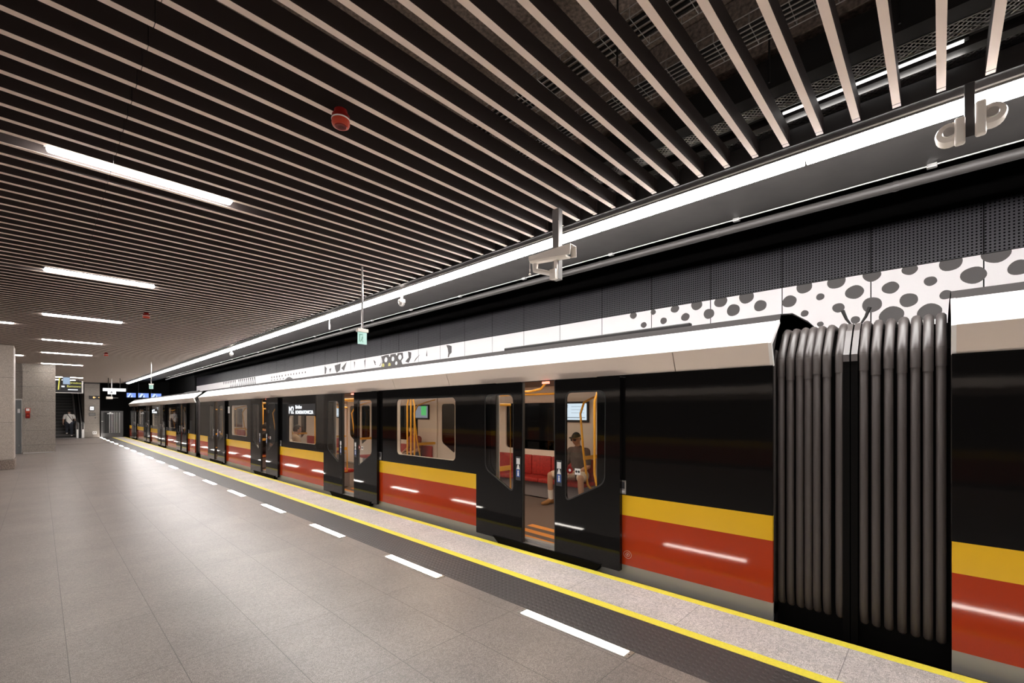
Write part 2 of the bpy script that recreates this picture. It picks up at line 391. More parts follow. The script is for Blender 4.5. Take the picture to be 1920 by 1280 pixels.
# right wall: perforated panels above a painted white mural, one pitch = 1 m
WX = 7.35; PB = 3.385
wall = thing('wall_right', 'dark perforated wall panels above a white mural with dark dots', 'wall', (WX, 0, 0)); wall['kind'] = 'structure'
DOTS = [(3.987, 3.342, 0.062), (3.786, 3.144, 0.052), (3.606, 3.343, 0.046), (3.22, 3.339, 0.067), (3.419, 3.166, 0.057), (3.044, 3.175, 0.066), (2.858, 3.347, 0.087), (2.664, 3.172, 0.081), (2.485, 3.337, 0.092), (2.299, 3.172, 0.092), (2.113, 3.344, 0.101), (1.924, 3.179, 0.083), (1.55, 3.178, 0.085), (1.182, 3.179, 0.047), (1.364, 2.979, 0.046), (1.182, 2.806, 0.036), (1.369, 3.352, 0.093), (1.003, 3.353, 0.098), (0.809, 3.174, 0.091), (0.98, 2.997, 0.064), (0.799, 2.81, 0.049), (0.631, 3.364, 0.089), (0.629, 2.979, 0.099), (0.448, 3.163, 0.077), (0.267, 3.352, 0.069), (0.081, 3.172, 0.057), (0.439, 2.814, 0.114), (0.276, 2.978, 0.085), (0.09, 2.802, 0.104), (-0.093, 3.351, 0.097), (-0.278, 3.167, 0.099), (-0.454, 3.372, 0.107), (-0.627, 3.178, 0.084), (-0.053, 2.984, 0.055), (-0.81, 3.34, 0.09), (-0.99, 3.17, 0.1), (-0.62, 2.81, 0.1), (-0.27, 2.8, 0.09), (-1.2, 3.35, 0.08)]
# dark painted motifs further along the mural (y, z), and ochre dots
BLOTS = [[(9.376, 3.365), (9.264, 3.353), (9.154, 3.316), (9.154, 3.152), (9.236, 3.107), (9.278, 3.033), (9.314, 3.045), (9.292, 3.156), (9.32, 3.28)],
         [(11.156, 3.365), (10.987, 3.321), (11.004, 3.178), (11.122, 3.034), (11.294, 3.086), (11.122, 3.188)],
         [(10.854, 3.052), (10.755, 3.138), (10.576, 3.227), (10.592, 3.209), (10.706, 3.134), (10.821, 3.049)],
         [(10.23, 3.315), (10.22, 3.149), (10.267, 3.162)],
         [(16.683, 3.333), (16.512, 3.246), (16.569, 3.051), (16.683, 3.033)], [(15.854, 3.298), (15.384, 3.335), (15.435, 3.102), (15.695, 3.023), (15.801, 3.15)],
         [(15.333, 3.166), (14.932, 3.347), (15.131, 3.059)], [(16.289, 3.206), (16.124, 3.22), (16.234, 3.056)], [(14.4, 3.33), (14.33, 3.3), (14.37, 3.1)], [(13.7, 3.3), (13.62, 3.34), (13.66, 3.06)],
         [(13.1, 3.28), (12.98, 3.2), (13.02, 3.12), (12.95, 3.1), (13.08, 3.22)], [(12.75, 3.06), (12.6, 3.2), (12.7, 3.05)]]
for k in range(5): BLOTS.append([(22.3 - k * 0.32, 3.25), (22.2 - k * 0.32, 3.25), (22.2 - k * 0.32, 3.17), (22.3 - k * 0.32, 3.17)])
for k in range(8): BLOTS.append([(20.6 - k * 0.3, 3.25), (20.52 - k * 0.3, 3.25), (20.52 - k * 0.3, 3.18), (20.6 - k * 0.3, 3.18)])
for k in range(5): BLOTS.append([(22.35 - k * 0.36, 3.06), (22.18 - k * 0.36, 3.06), (22.26 - k * 0.36, 3.13)])
BLOTS.append([(20.7 - 1.0 * t / 6, 3.0 + 0.12 * math.sin(PI * t / 6)) for t in range(7)])
for k in range(18):
    y = 30.2 - k * 0.32
    BLOTS.append([(y, 3.36), (y - 0.2, 3.36), (y - 0.12 - 0.003 * k, 3.2 - 0.004 * k)])
    if k > 3: BLOTS.append([(y - 0.1, 3.0), (y - 0.28, 3.0), (y - 0.2, 3.16 + 0.006 * k)])
CLUST = [[(12.631, 3.347), (12.35, 3.37), (12.127, 3.36), (11.648, 3.365), (11.434, 3.362), (11.40, 3.2), (11.505, 3.122), (11.434, 3.0), (12.631, 3.0), (12.572, 3.186)]]
CDOTS = [(12.357, 3.221, .085), (11.959, 3.215, .075), (11.576, 3.236, .085), (11.756, 3.341, .04), (12.146, 3.336, .04), (11.774, 3.074, .06), (11.416, 3.076, .06)]
def clip_top(pts, zt):
    out = []
    for i in range(len(pts)):
        a, b = pts[i], pts[(i + 1) % len(pts)]
        if a[1] <= zt: out.append(a)
        if (a[1] - zt) * (b[1] - zt) < 0:
            t = (zt - a[1]) / (b[1] - a[1]); out.append((a[0] + (b[0] - a[0]) * t, zt))
    return out
def ell(y, z, r, k=1.0):
    ph = random.random() * 6
    return [(y + r * k * (1 + 0.05 * math.sin(2 * a + ph)) * math.cos(a), z + r * 0.92 * (1 + 0.04 * math.sin(3 * a + ph)) * math.sin(a)) for a in [2 * PI * i / 22 for i in range(22)]]
random.seed(3)
for k in range(-8, 37):
    ya, yb = k - 0.36 + 0.006, k + 0.64 - 0.006
    MB().box(WX, WX + 0.04, ya, yb, PB + 0.010, 3.98).build('perforated_panel', M_PERF, wall)
    mb = MB().box(WX, WX + 0.04, ya, yb, 1.0, PB)
    def inside(y): return ya <= y < yb
    for (y, z, r) in DOTS:
        if inside(y): mb.prism(clip_top(ell(y, z, r * 1.06), PB), 'X', WX - 0.0015, WX, 1)
    for bl in BLOTS:
        if inside(bl[0][0]): mb.prism(clip_top(bl, PB), 'X', WX - 0.0015, WX, 1)
    for bl in CLUST:
        if inside(bl[0][0]): mb.prism(bl, 'X', WX - 0.0015, WX, 1)
    for (y, z, r) in CDOTS:
        if inside(y): mb.prism(clip_top(ell(y, z, r), PB), 'X', WX - 0.003, WX - 0.0015, 0)
    for (y, z) in ((12.52, 3.06), (12.158, 3.05)):
        if inside(y): mb.prism(ell(y, z, 0.07), 'X', WX - 0.003, WX - 0.0015, 2)
    mb.build('mural_panel', [M_MURAL, M_DOT, M_MYEL], wall)
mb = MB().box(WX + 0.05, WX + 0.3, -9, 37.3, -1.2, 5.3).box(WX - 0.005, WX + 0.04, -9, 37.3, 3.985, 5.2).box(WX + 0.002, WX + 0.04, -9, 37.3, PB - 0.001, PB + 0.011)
for k in range(-8, 38): mb.box(WX + 0.002, WX + 0.04, k - 0.367, k - 0.353, 1.0, 3.98)
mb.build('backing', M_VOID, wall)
struct(MB().box(WX + 0.02, WX + 0.3, 37.35, 52, -1.2, 5.3).build('wall_tunnel', M_BLACK), 'black unlit wall beyond the end of the mural', 'wall')
struct(MB().box(2.64, 7.6, 46, 46.2, -1.2, 5.3).build('wall_back', M_BLACK), 'black end wall of the track space behind the train', 'wall')
struct(MB().box(2.5, 2.64, 40.2, 46, -1.2, 5.3).build('wall_partition', M_BLACK), 'dark side wall of the track space behind the end wall', 'wall')
# ceilings
struct(MB().box(-6.2, 3.83, Y0, 39.2, 4.45, 4.6).build('ceiling', M_CONC), 'dark concrete ceiling seen above the slats', 'ceiling')
struct(MB().box(3.83, 5.49, Y0, 46, 3.8, 4.6).build('ceiling_soffit', M_SOFF), 'dark soffit beside the line of lights above the train', 'ceiling')
struct(MB().box(5.49, 7.7, Y0, 46, 5.2, 5.4).build('ceiling_track', M_BLACK), 'black recess above the train', 'ceiling')
struct(MB().box(3.70, 3.795, Y0, 38.9, 3.5, 3.62).build('trim_7', M_DTRIM), 'dark edge channel closing the row of slat ends', 'ceiling edge')
struct(MB().box(3.80, 3.808, Y0, 38.9, 3.478, 3.80).box(3.794, 3.801, Y0, 38.9, 3.492, 3.500, 1).build('trim_8', [M_FASC, M_EDGE]), 'glossy dark strip beside the line of lights', 'ceiling edge')
# end of the platform
struct(MB().box(1.93, 2.64, 39.0, 40.2, 0, 3.6).build('wall_end', M_WALLG), 'speckled granite end wall with screen and switches', 'wall')
struct(MB().box(-4.2, 2.64, 38.9, 39.15, 3.42, 4.45).build('ceiling_end', M_SOFF), 'dark edge of the ceiling above the end wall', 'ceiling')
blk = thing('wall_block', 'speckled granite clad block with a grey door in its recess', 'wall', (0, 25.65, 0)); blk['kind'] = 'structure'
MB().box(-0.47, 0.43, 25.65, 38.9, 0.05, 3.5).build('cladding', M_WALLG, blk)
MB().box(-0.45, 0.41, 25.66, 38.9, 0.0, 0.05).build('plinth', M_STEEL, blk)
MB().box(-4.2, -0.47, 25.85, 38.9, 2.13, 3.5).box(-4.2, -1.5, 25.85, 38.9, 0, 2.13).build('recess_wall', M_WALLG, blk)
door = thing('door_1', 'flat grey steel service door in the recess of the granite block', 'door', (-1.0, 25.8, 0)); door['kind'] = 'structure'
MB().box(-1.44, -0.5, 25.86, 25.9, 0.0, 2.08).build('door_panel', M_DOORG, door)
MB().box(-1.5, -1.44, 25.82, 25.9, 0, 2.13).box(-0.5, -0.472, 25.82, 25.9, 0, 2.13).box(-1.44, -0.5, 25.82, 25.9, 2.08, 2.13).build('door_frame', M_STEEL, door)
MB().box(-0.60, -0.53, 25.852, 25.86, 1.58, 1.74).build('notice', M_WHITEP, door)
MB().rbox(-0.57, -0.55, 25.8, 25.86, 0.28, 0.36, 0.004).build('door_stop', M_STEEL, door)
colm = thing('column', 'smooth beige stone column with a darker plinth, left edge of view', 'column', (-1.0, 19.4, 0)); colm['kind'] = 'structure'
MB().rbox(-1.5, -0.505, 18.95, 19.95, 0.26, 3.5, 0.02).build('shaft', M_COLUMN, colm)
MB().rbox(-1.55, -0.49, 18.9, 20.0, 0.0, 0.26, 0.012).build('plinth', M_CONC, colm)
# left half of the island platform, beyond the frame, mirrored by the train's gloss
struct(MB().box(-9.6, -9.4, Y0, 40, -1.2, 5.3).build('wall_left', M_BLACK), 'dark wall of the opposite track', 'wall')
struct(MB().box(-9.4, -5.82, Y0, 40, -1.35, -1.2).build('floor_far_track', M_BLACK), 'dark bed of the opposite track', 'floor')
struct(MB().box(-9.6, -6.2, Y0, 40, 4.2, 4.4).build('ceiling_far_track', M_BLACK), 'dark ceiling over the opposite track', 'ceiling')
struct(MB().box(-9.6, 7.7, Y0 - 0.2, Y0, -1.35, 5.4).build('wall_near', M_SOFF), 'dark wall closing the hall behind the view', 'wall')

# ------------------------------------------------------------------ ceiling slats, 0.2 m apart
sl = MB()
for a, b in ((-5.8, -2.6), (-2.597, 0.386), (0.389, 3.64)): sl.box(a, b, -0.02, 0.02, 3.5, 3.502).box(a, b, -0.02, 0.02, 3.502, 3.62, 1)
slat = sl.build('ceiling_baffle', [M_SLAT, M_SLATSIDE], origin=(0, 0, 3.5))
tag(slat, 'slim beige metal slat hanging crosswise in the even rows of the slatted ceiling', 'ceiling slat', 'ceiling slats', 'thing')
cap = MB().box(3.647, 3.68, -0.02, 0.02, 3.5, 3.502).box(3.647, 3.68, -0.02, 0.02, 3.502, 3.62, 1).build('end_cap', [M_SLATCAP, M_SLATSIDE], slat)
first = True
for k in range(-8, 194):
    y = 0.174 + 0.02 + 0.2 * k
    if first: slat.location = (0, y, 3.5); first = False
    else: dup(slat, (0, y, 3.5))
# plenum above the slats
def tray(name, x, z, w, ya, yb, label, diam=False):
    mb = MB()
    if diam:
        n = int((yb - ya) / 0.035)
        for i in range(n):
            y = ya + i * 0.035
            for sgn in (1, -1):
                mb.tube([(x, y, z), (x + w, y + sgn * w, z)], 0.0035, 4)
        mb.box(x - 0.006, x, ya, yb, z - 0.01, z + 0.03); mb.box(x + w, x + w + 0.006, ya, yb, z - 0.01, z + 0.03)
    else:
        for i in range(6): mb.tube([(x + w * i / 5, ya, z), (x + w * i / 5, yb, z)], 0.0035, 4)
        for sgn in (0, 1): mb.tube([(x + w * sgn, ya, z + 0.06), (x + w * sgn, yb, z + 0.06)], 0.0035, 4)
        for i in range(int((yb - ya) / 0.1)):
            y = ya + i * 0.1; mb.tube([(x, y, z + 0.06), (x, y, z), (x + w, y, z), (x + w, y, z + 0.06)], 0.003, 4)
        for i in range(4): mb.tube([(x + w * (0.2 + 0.2 * i), ya, z + 0.022), (x + w * (0.25 + 0.18 * i), yb, z + 0.022)], 0.011, 6, 1)
    return tag(mb.build(name, [M_GALV, M_BLACK]), label, 'cable tray')
tray('cable_tray', 2.83, 3.85, 0.2, -1.5, 6, 'wire cable tray above the slats, beside the brown concrete beam')
tray('cable_tray', 2.35, 3.88, 0.25, -1.5, 6, 'wire cable tray above the slats, the one farther from the light line')
tray('mesh_tray', 3.44, 3.73, 0.14, -1.5, 5, 'diamond mesh tray above the slats, beside the thin lamp', True)
tray('mesh_tray', 3.69, 3.68, 0.09, -1.5, 5, 'narrow diamond mesh tray above the slats, next to the edge channel', True)
tag(MB().box(3.30, 3.62, -2, 8, 3.98, 4.44).build('concrete_beam', M_CONC), 'rough brown concrete beam above the slats', 'beam')
tag(MB().box(3.30, 3.42, -2, 12, 3.72, 3.92).build('steel_channel', M_BLACK), 'black steel channel above the slats between beam and mesh', 'channel')
tag(MB().box(3.64, 3.68, -1.5, 6, 3.76, 3.84).build('steel_channel', M_BLACK), 'thin black steel channel above the slats behind the thin lamp', 'channel')
sv = thing('service_lamp', 'thin white service lamp above the slats, top right', 'lamp', (3.63, 0.35, 3.69))
MB().box(3.604, 3.62, -0.1, 0.80, 3.70, 3.71).build('lamp_tube', M_SERV, sv)
MB().box(3.595, 3.63, -0.12, 0.82, 3.71, 3.73).build('housing', M_BLACK, sv)
for i, (xx, yy) in enumerate(((3.05, 0.15), (3.05, 0.75), (2.3, 1.35), (3.25, -0.3))):
    tag(MB().tube([(xx, yy, 3.6), (xx + 0.01, yy, 4.45)], 0.006, 6).build('hanger_rod', M_BLACK), 'thin black hanger rod above the slats', 'hanger rod', 'hanger rods above the slats')

# ------------------------------------------------------------------ lights
# line of lights beside the track, 1.75 m each
k = 0
proto = None
for i in range(-2, 21):
    y = 0.723 + 1.77 * i
    if proto is None:
        proto = thing('strip_light', 'x', 'strip light', (3.88, y, 3.41), 'line of strip lights')
        MB().prism(rpoly([(3.81, 3.478), (3.94, 3.438), (3.945, 3.55), (3.81, 3.55)], 0.01, 3), 'Y', y + 0.008, y + 1.762).build('diffuser', M_STRIP, proto, True)
        MB().box(3.812, 3.943, y + 0.02, y + 1.75, 3.551, 3.60).build('housing', M_DTRIM, proto)
        for q in (0.4, 1.3): MB().tube([(3.88, y + q, 3.60), (3.88, y + q, 3.8)], 0.006, 6).build('hanger', M_DTRIM, proto)
        o = proto
    else: o = dup(proto, (3.88, y, 3.41))
    j = i + 1
    o['label'] = ('strip light beside the track, the piece just outside the view on the right' if j < 0 else 'bright strip light beside the track, first piece at the right edge' if j == 0 else 'bright strip light beside the track, %s piece from the right edge' % ORD[j])
    k += 1
# recessed ceiling tubes between slats
CY = [4.655, 8.62, 12.56, 16.84, 20.5, 25.1]
names = ['largest and nearest', 'second nearest', 'third nearest', 'fourth nearest', 'fifth nearest', 'farthest, above the granite block']
def ceil_light(x0, x1, y, label, group):
    t = thing('ceiling_light', label, 'ceiling light', ((x0 + x1) / 2, y, 3.49), group)
    MB().rbox(x0, x1, y - 0.05, y + 0.05, 3.485, 3.53, 0.02).build('diffuser', M_TUBE, t, True)
    MB().box(x0 - 0.012, x1 + 0.012, y - 0.06, y + 0.06, 3.531, 3.60).build('housing', M_GALV, t)
    return t
base = ceil_light(0.03, 1.20, CY[0], 'long white ceiling light among the slats, ' + names[0], 'ceiling lights of the middle row')
for i in range(1, 6): dup(base, ((0.03 + 1.20) / 2, CY[i], 3.49), 'long white ceiling light among the slats, ' + names[i])
for y, lb in ((0.66, 'long white ceiling light overhead, behind the nearest one in view'),): dup(base, (0.615, y, 3.49), lb)
for y, lb in ((14.3, 'short visible end of a ceiling light above the column'), (22.15, 'short visible end of a ceiling light right of the column')):
    dup(base, (-0.97, y, 3.49), lb, 'ceiling lights of the left row')
tag(MB().box(-5.85, -5.78, -6, 36, 3.40, 3.45).build('strip_light', M_STRIP), 'long strip light along the opposite platform edge', 'strip light')
# floor lights
fl = None
for i in range(-2, 19):
    y = 1.468 + 2.03 * i
    lab = 'flush white floor light beside the dark tactile strip, ' + ('nearest whole one' if i == 0 else '%s from the near end' % ORD[i] if i > 0 else 'outside the view' + (' close by' if i == -1 else ''))
    if i == 18: lab = 'flush white floor light beside the dark tactile strip, last before the gate'
    if fl is None:
        fl = thing('floor_light', lab, 'floor light', (2.677, y + 0.49, 0.0), 'floor lights along the platform edge')
        MB().rbox(2.640, 2.716, y + 0.035, y + 0.95, 0.0, 0.007, 0.003).build('diffuser', M_FLIGHT, fl, True)
        MB().box(2.627, 2.640, y, y + 0.985, 0.0, 0.005).box(2.716, 2.729, y, y + 0.985, 0, 0.005).box(2.64, 2.716, y, y + 0.035, 0, 0.005).box(2.64, 2.716, y + 0.95, y + 0.985, 0, 0.005).build('frame', M_STEEL, fl)
        mb = MB()
        for yy in (y + 0.017, y + 0.967): mb.lathe([(0.006, 0.005), (0.004, 0.0065)], (2.678, yy, 0), n=10)
        mb.build('screw', M_DTRIM, fl)
    else: dup(fl, (2.677, y + 0.49, 0.0), lab)
# ------------------------------------------------------------------ the metro train
XB = 3.95                       # near body side
FACE_X = Matrix(((0, 0, -1, 0), (-1, 0, 0, 0), (0, 1, 0, 0), (0, 0, 0, 1)))   # lettering that faces -X
def face_x(x, y, z, s=1.0): return Matrix.Translation((x, y, z)) @ FACE_X
FACE_Y = Matrix(((1, 0, 0, 0), (0, 0, -1, 0), (0, 1, 0, 0), (0, 0, 0, 1)))    # lettering that faces -Y
def face_y(x, y, z): return Matrix.Translation((x, y, z)) @ FACE_Y
def door_leaf(car, e, sgn, stickers):
    """e: inner edge y, sgn +1: leaf extends to +y"""
    def Y(d): return e + sgn * d
    w = 0.80
    outer = rpoly([(Y(0), 0.052), (Y(w), 0.052), (Y(w), 1.955), (Y(0), 1.955)], 0.012, 2)
    hole = rpoly([(Y(0.137), 1.825), (Y(0.137), 0.636), (Y(0.635), 0.885), (Y(0.640), 1.825)], 0.085, 5)
    lf = MB().panel(outer, [hole], 3.895, 3.938).build('door_leaf', M_TBLACK, car)
    MB().panel(hole, [], 3.899, 3.903).build('window_glass', M_GLASS, lf)
    ring = MB().panel(hole, [shrink(hole, 0.016)], 3.8965, 3.905); ring.build('window_seal', M_RUB, lf)
    MB().box(3.90, 3.935, min(Y(-0.012), Y(0)), max(Y(-0.012), Y(0)), 0.06, 1.95).build('edge_seal', M_RUB, lf)
    if stickers:
        a, b = sorted((Y(0.02), Y(0.095)))
        mb = MB().box(3.8938, 3.895, a, b, 0.80, 1.08, 0)
        mb.box(3.893, 3.8938, a + 0.01, b - 0.01, 0.99, 1.06, 1)
        mb.prism([(a + 0.012, 0.93), (b - 0.012, 0.93), (b - 0.03, 0.985), (a + 0.03, 0.985)], 'X', 3.893, 3.8938, 1)
        mb.box(3.893, 3.8938, a + 0.01, b - 0.01, 0.84, 0.925, 2)
        mb.prism(ell((a + b) / 2, 0.905, 0.011), 'X', 3.8925, 3.893, 1); mb.box(3.8925, 3.893, (a + b) / 2 - 0.011, (a + b) / 2 + 0.011, 0.85, 0.893, 1)
        mb.build('safety_sticker', [M_INK, M_WHITEP, M_BLUEP], lf)
        if sgn < 0:
            mb = MB().prism(ell(Y(0.20), 0.985, 0.042), 'X', 3.8965, 3.898, 0).prism(ell(Y(0.20), 0.985, 0.016), 'X', 3.896, 3.8965, 1)
            mb.build('round_sticker', [M_RED, M_WHITEP], lf)
            MB().box(3.8965, 3.898, Y(0.335), Y(0.265), 0.945, 1.01, 0).prism(ell(Y(0.285), 0.978, 0.014), 'X', 3.896, 3.8965, 1).prism(ell(Y(0.316), 0.978, 0.014), 'X', 3.896, 3.8965, 1).build('square_sticker', [M_WHITEP, M_INK], lf)
    return lf
def metro_car(label, y0, y1, doors, sign_at, far_detail=True, seams=(), screens=True):
    car = thing('metro_car', label, 'metro train car', (5.25, (y0 + y1) / 2, -0.15), 'metro train')
    cs = [(a + b) / 2 for a, b in doors]
    edges = [y0]
    for c in cs: edges += [c - 0.75, c + 0.75]
    edges.append(y1)
    segs = [(edges[i], edges[i + 1]) for i in range(0, len(edges), 2)]
    # continuous lower skirt, floor, ceiling, roof
    MB().box(3.965, 4.03, y0, y1, -0.15, 0.11).box(6.47, 6.535, y0, y1, -0.15, 0.11).build('skirt', M_TGREY, car)
    fm = MB().box(3.985, 6.52, y0, y1, 0.0, 0.08)
    for c in cs:
        for k in range(6):
            xx = 3.99 + 0.11 * k
            if k % 2 == 0: fm.prism([(xx, c - 0.72), (xx + 0.11, c - 0.72), (xx + 0.20, c + 0.72), (xx + 0.09, c + 0.72)], 'Z', 0.08, 0.0805, 1)
    fm.build('interior_floor', [M_IFLOOR, M_HAZ], car)
    MB().box(4.03, 6.47, y0 + 0.02, y1 - 0.02, 2.08, 2.10).build('interior_ceiling', M_ICEIL, car)
    for x in (4.45, 4.95): MB().box(x - 0.07, x + 0.07, y0 + 0.3, y1 - 0.3, 2.066, 2.079).build('interior_light', M_CARL, car)
    MB().prism([(3.93, 2.12), (4.16, 2.34), (4.2, 2.41), (4.6, 2.48), (5.25, 2.505), (5.9, 2.48), (6.3, 2.41), (6.34, 2.34), (6.57, 2.12), (6.52, 1.965), (6.47, 2.1), (4.03, 2.1), (3.98, 1.97)], 'Y', y0, y1).build('roof', M_TROOFG, car)
    MB().prism([(3.896, 2.142), (4.148, 2.349), (4.156, 2.335), (3.93, 2.12)], 'Y', y0, y1).build('roof_slope', M_TROOF, car)
    sm = [y0] + [q for q in seams if y0 < q < y1] + [y1]
    for a, b in zip(sm, sm[1:]):
        MB().prism([(3.962, 1.966), (3.893, 2.138), (3.93, 2.142), (3.992, 1.966)], 'Y', a + 0.004, b - 0.004).build('roof_fascia', M_TCREAM, car)
    MB().rbox(4.20, 4.26, y0 + 0.75, y0 + 3.2, 2.40, 2.445, 0.012).build('roof_cover', M_RUB, car)
    # side panels between the doors
    for i, (a, b) in enumerate(segs):
        inner = 0 < i < len(segs) - 1
        lo = MB().box(XB, XB + 0.03, a, b, 0.11, 0.594).build('red_panel', M_TRED, car)
        MB().box(XB, XB + 0.03, a, b, 0.595, 0.791).build('yellow_stripe', M_TYEL, car)
        holes = []
        mid = (a + b) / 2; hw = 0.745 if inner else 0
        if inner:
            signed = (i == sign_at)
            ztop = 1.53 if signed else 1.806
            holes = [rrect(mid - hw, mid + hw, 0.93, ztop, 0.07)]
        outer = [(a, 0.792), (b, 0.792), (b, 1.968), (a, 1.968)]
        pn = MB().panel(outer, holes, XB, XB + 0.018).build('black_panel', M_TBLACK, car)
        if inner:
            MB().panel(holes[0], [], XB + 0.004, XB + 0.009).build('window_glass', M_GLASS, pn)
            MB().panel(rrect(mid - hw - 0.02, mid + hw + 0.02, 0.91, ztop + 0.02, 0.085), [rrect(mid - hw, mid + hw, 0.93, ztop, 0.07)], XB + 0.018, 4.032).build('window_frame', M_LINING, pn)
        MB().panel([(a + 0.0, 0.08), (b, 0.08), (b, 2.08), (a, 2.08)], holes, 4.024, 4.032).build('interior_wall', M_LINING, car)
        if inner and signed:
            mb = MB().box(XB - 0.004, XB, mid - 0.73, mid + 0.73, 1.545, 1.785, 0)
            text_mb(mb, 'M2', 0.235, face_x(XB - 0.006, mid + 0.71, 1.575), 1)
            text_mb(mb, 'Bródno', 0.115, face_x(XB - 0.006, mid + 0.32, 1.685), 1)
            text_mb(mb, 'KONDRATOWICZA', 0.105, face_x(XB - 0.006, mid + 0.32, 1.57), 1)
            mb.build('destination_sign', [M_INK, M_LEDW], car)
        # far side of the car
        fh = [rrect(mid - hw, mid + hw, 0.90, 1.78, 0.07)] if inner else []
        MB().panel([(a, 0.08), (b, 0.08), (b, 2.08), (a, 2.08)], fh, 6.468, 6.50).panel([(a, -0.15), (b, -0.15), (b, 1.97), (a, 1.97)], fh, 6.53, 6.55, 1).build('far_wall', [M_LINING, M_TBLACK], car)
        if inner:
            MB().panel(rrect(mid - hw - .01, mid + hw + .01, 0.89, 1.79, 0.07), [], 6.505, 6.51).build('far_window', M_DGLASS, car)
            for side, x0, x1, bx in ((1, 6.03, 6.46, 6.40), (-1, 4.04, 4.47, 4.04)):
                ba, bb = a + 0.13, b - 0.13
                bs = MB().box(x0 + 0.10 if side > 0 else x0, x1 if side > 0 else x1 - 0.10, ba, bb, 0.10, 0.37).build('bench', M_BENCH, car)
                n = max(1, round((bb - ba) / 0.47)); w = (bb - ba) / n
                for q in range(n):
                    MB().rbox(x0, x1, ba + q * w + 0.004, ba + (q + 1) * w - 0.004, 0.37, 0.44, 0.02).build('seat_cushion', M_SEAT, bs, True)
                    zt = 0.80
                    MB().rbox(bx, bx + 0.06, ba + q * w + 0.004, ba + (q + 1) * w - 0.004, 0.44, zt, 0.022).build('seat_back', M_SEAT, bs, True)
    # door ways
    for i, ((ga, gb), c) in enumerate(zip(doors, cs)):
        door_leaf(car, gb, 1, True); door_leaf(car, ga, -1, True)
        MB().box(3.965, 4.03, c - 0.75, c + 0.75, 1.962, 2.10).build('door_lintel', M_RUB, car)
        MB().box(3.945, 3.96, c - 0.12, c - 0.02, 1.925, 1.95).build('warning_lamp', M_REDL, car)
        mb = MB().prism([(c - 0.84, 0.075), (c - 0.77, -0.01), (c + 0.62, -0.01), (c + 0.73, 0.075)], 'X', 3.882, 3.985)
        mb.box(3.90, 3.985, c - 0.74, c + 0.62, 0.075, 0.079, 1); mb.build('threshold_step', [M_VOID, M_STEEL], car)
        mb = MB().rbox(3.938, 3.95, c - 1.085, c - 1.02, 0.80, 0.935, 0.004, 0).box(3.9365, 3.938, c - 1.075, c - 1.035, 0.855, 0.92, 1).box(3.9365, 3.938, c - 1.07, c - 1.045, 0.815, 0.835, 2)
        mb.build('door_button', [M_STEEL, M_INK, M_WHITEP], car)
        # far doors, shut
        for sgn in (1, -1):
            def Y(d): return c + sgn * d
            hole = rpoly([(Y(0.12), 1.80), (Y(0.12), 0.66), (Y(0.60), 0.90), (Y(0.60), 1.80)], 0.08, 4)
            fd = MB().panel([(Y(0.004), 0.09), (Y(0.75), 0.09), (Y(0.75), 2.02), (Y(0.004), 2.02)], [hole], 6.50, 6.53).build('far_door_leaf', M_LINING, car)
            MB().panel(hole, [], 6.512, 6.516).build('window_glass', M_DGLASS, fd)
        MB().box(6.47, 6.55, c - 0.75, c + 0.75, 2.02, 2.10).build('far_lintel', M_LINING, car)
        # glazed draught screens with bent yellow rails at both sides of each door
        for sgn in (1, -1):
            y = c + sgn * 0.79
            for mir in (0, 1):
                def XX(x): return 10.50 - x if mir else x
                rail = [(XX(6.45), y, 0.36), (XX(6.16), y, 0.36), (XX(6.06), y, 0.44), (XX(5.94), y, 1.0), (XX(5.86), y, 1.58), (XX(5.96), y, 1.76), (XX(6.2), y, 1.84), (XX(6.45), y, 1.9)]
                if mir: rail = [(4.06, y, 0.42), (4.27, y, 0.42), (4.27, y, 1.70), (4.06, y, 1.70)]
                pr = MB().tube(rail, 0.0175, 8).build('grab_rail', M_POLE, car, True)
                MB().box(5.95 if not mir else 4.06, 6.45 if not mir else 4.27, y - 0.012, y + 0.012, 0.845, 0.905).build('cross_rail', M_POLE, pr)
        # three branched centre pole
        mb = MB()
        for d in (-0.13, 0.0, 0.13):
            mb.tube([(5.25, c, 0.08), (5.25, c + d * 0.4, 0.45), (5.25, c + d, 0.75), (5.25, c + d, 1.75), (5.25, c + d * 0.5, 1.92), (5.25, c, 2.07)], 0.017, 8)
        mb.build('centre_pole', M_POLE, car, True)
        for x in (4.85, 5.65):
            mb = MB().tube([(x, c + 0.6, 2.07), (x, c + 0.75, 1.93), (x, c + 0.95, 1.90), (x, c + 3.5, 1.90), (x, c + 3.75, 1.93), (x, c + 3.9, 2.07)] if i < len(cs) - 1 else [(x, c + 0.6, 2.07), (x, c + 0.75, 1.93), (x, c + 1.5, 1.9), (x, c + 1.6, 2.07)], 0.017, 8)
            mb.tube([(x - 0.1 if x < 5 else x + 0.1, c - 0.35, 2.07), (x, c - 0.25, 1.93), (x, c + 0.25, 1.93), (x - 0.1 if x < 5 else x + 0.1, c + 0.35, 2.07)], 0.017, 8)
            mb.build('overhead_rail', M_POLE, car, True)
        if screens:
            ya, yb = c + 1.06, c + 1.56
            sc = MB().rbox(6.43, 6.468, ya - 0.03, yb + 0.03, 1.43, 1.79, 0.006).build('display', M_INK, car)
            mb = MB().box(6.427, 6.43, ya, yb, 1.47, 1.755, 0 if i % 2 == 0 else 1)
            if i % 2 == 0:
                mb.box(6.425, 6.427, ya + 0.03, yb - 0.02, 1.505, 1.515, 3)
                text_mb(mb, 'M2', 0.07, face_x(6.424, yb - 0.02, 1.685), 3)
                for q in range(3): mb.box(6.425, 6.427, ya + 0.05, yb - 0.18, 1.70 - q * 0.055, 1.704 - q * 0.055, 3)
            else: mb.box(6.425, 6.427, ya + 0.05, ya + 0.26, 1.53, 1.755, 2)
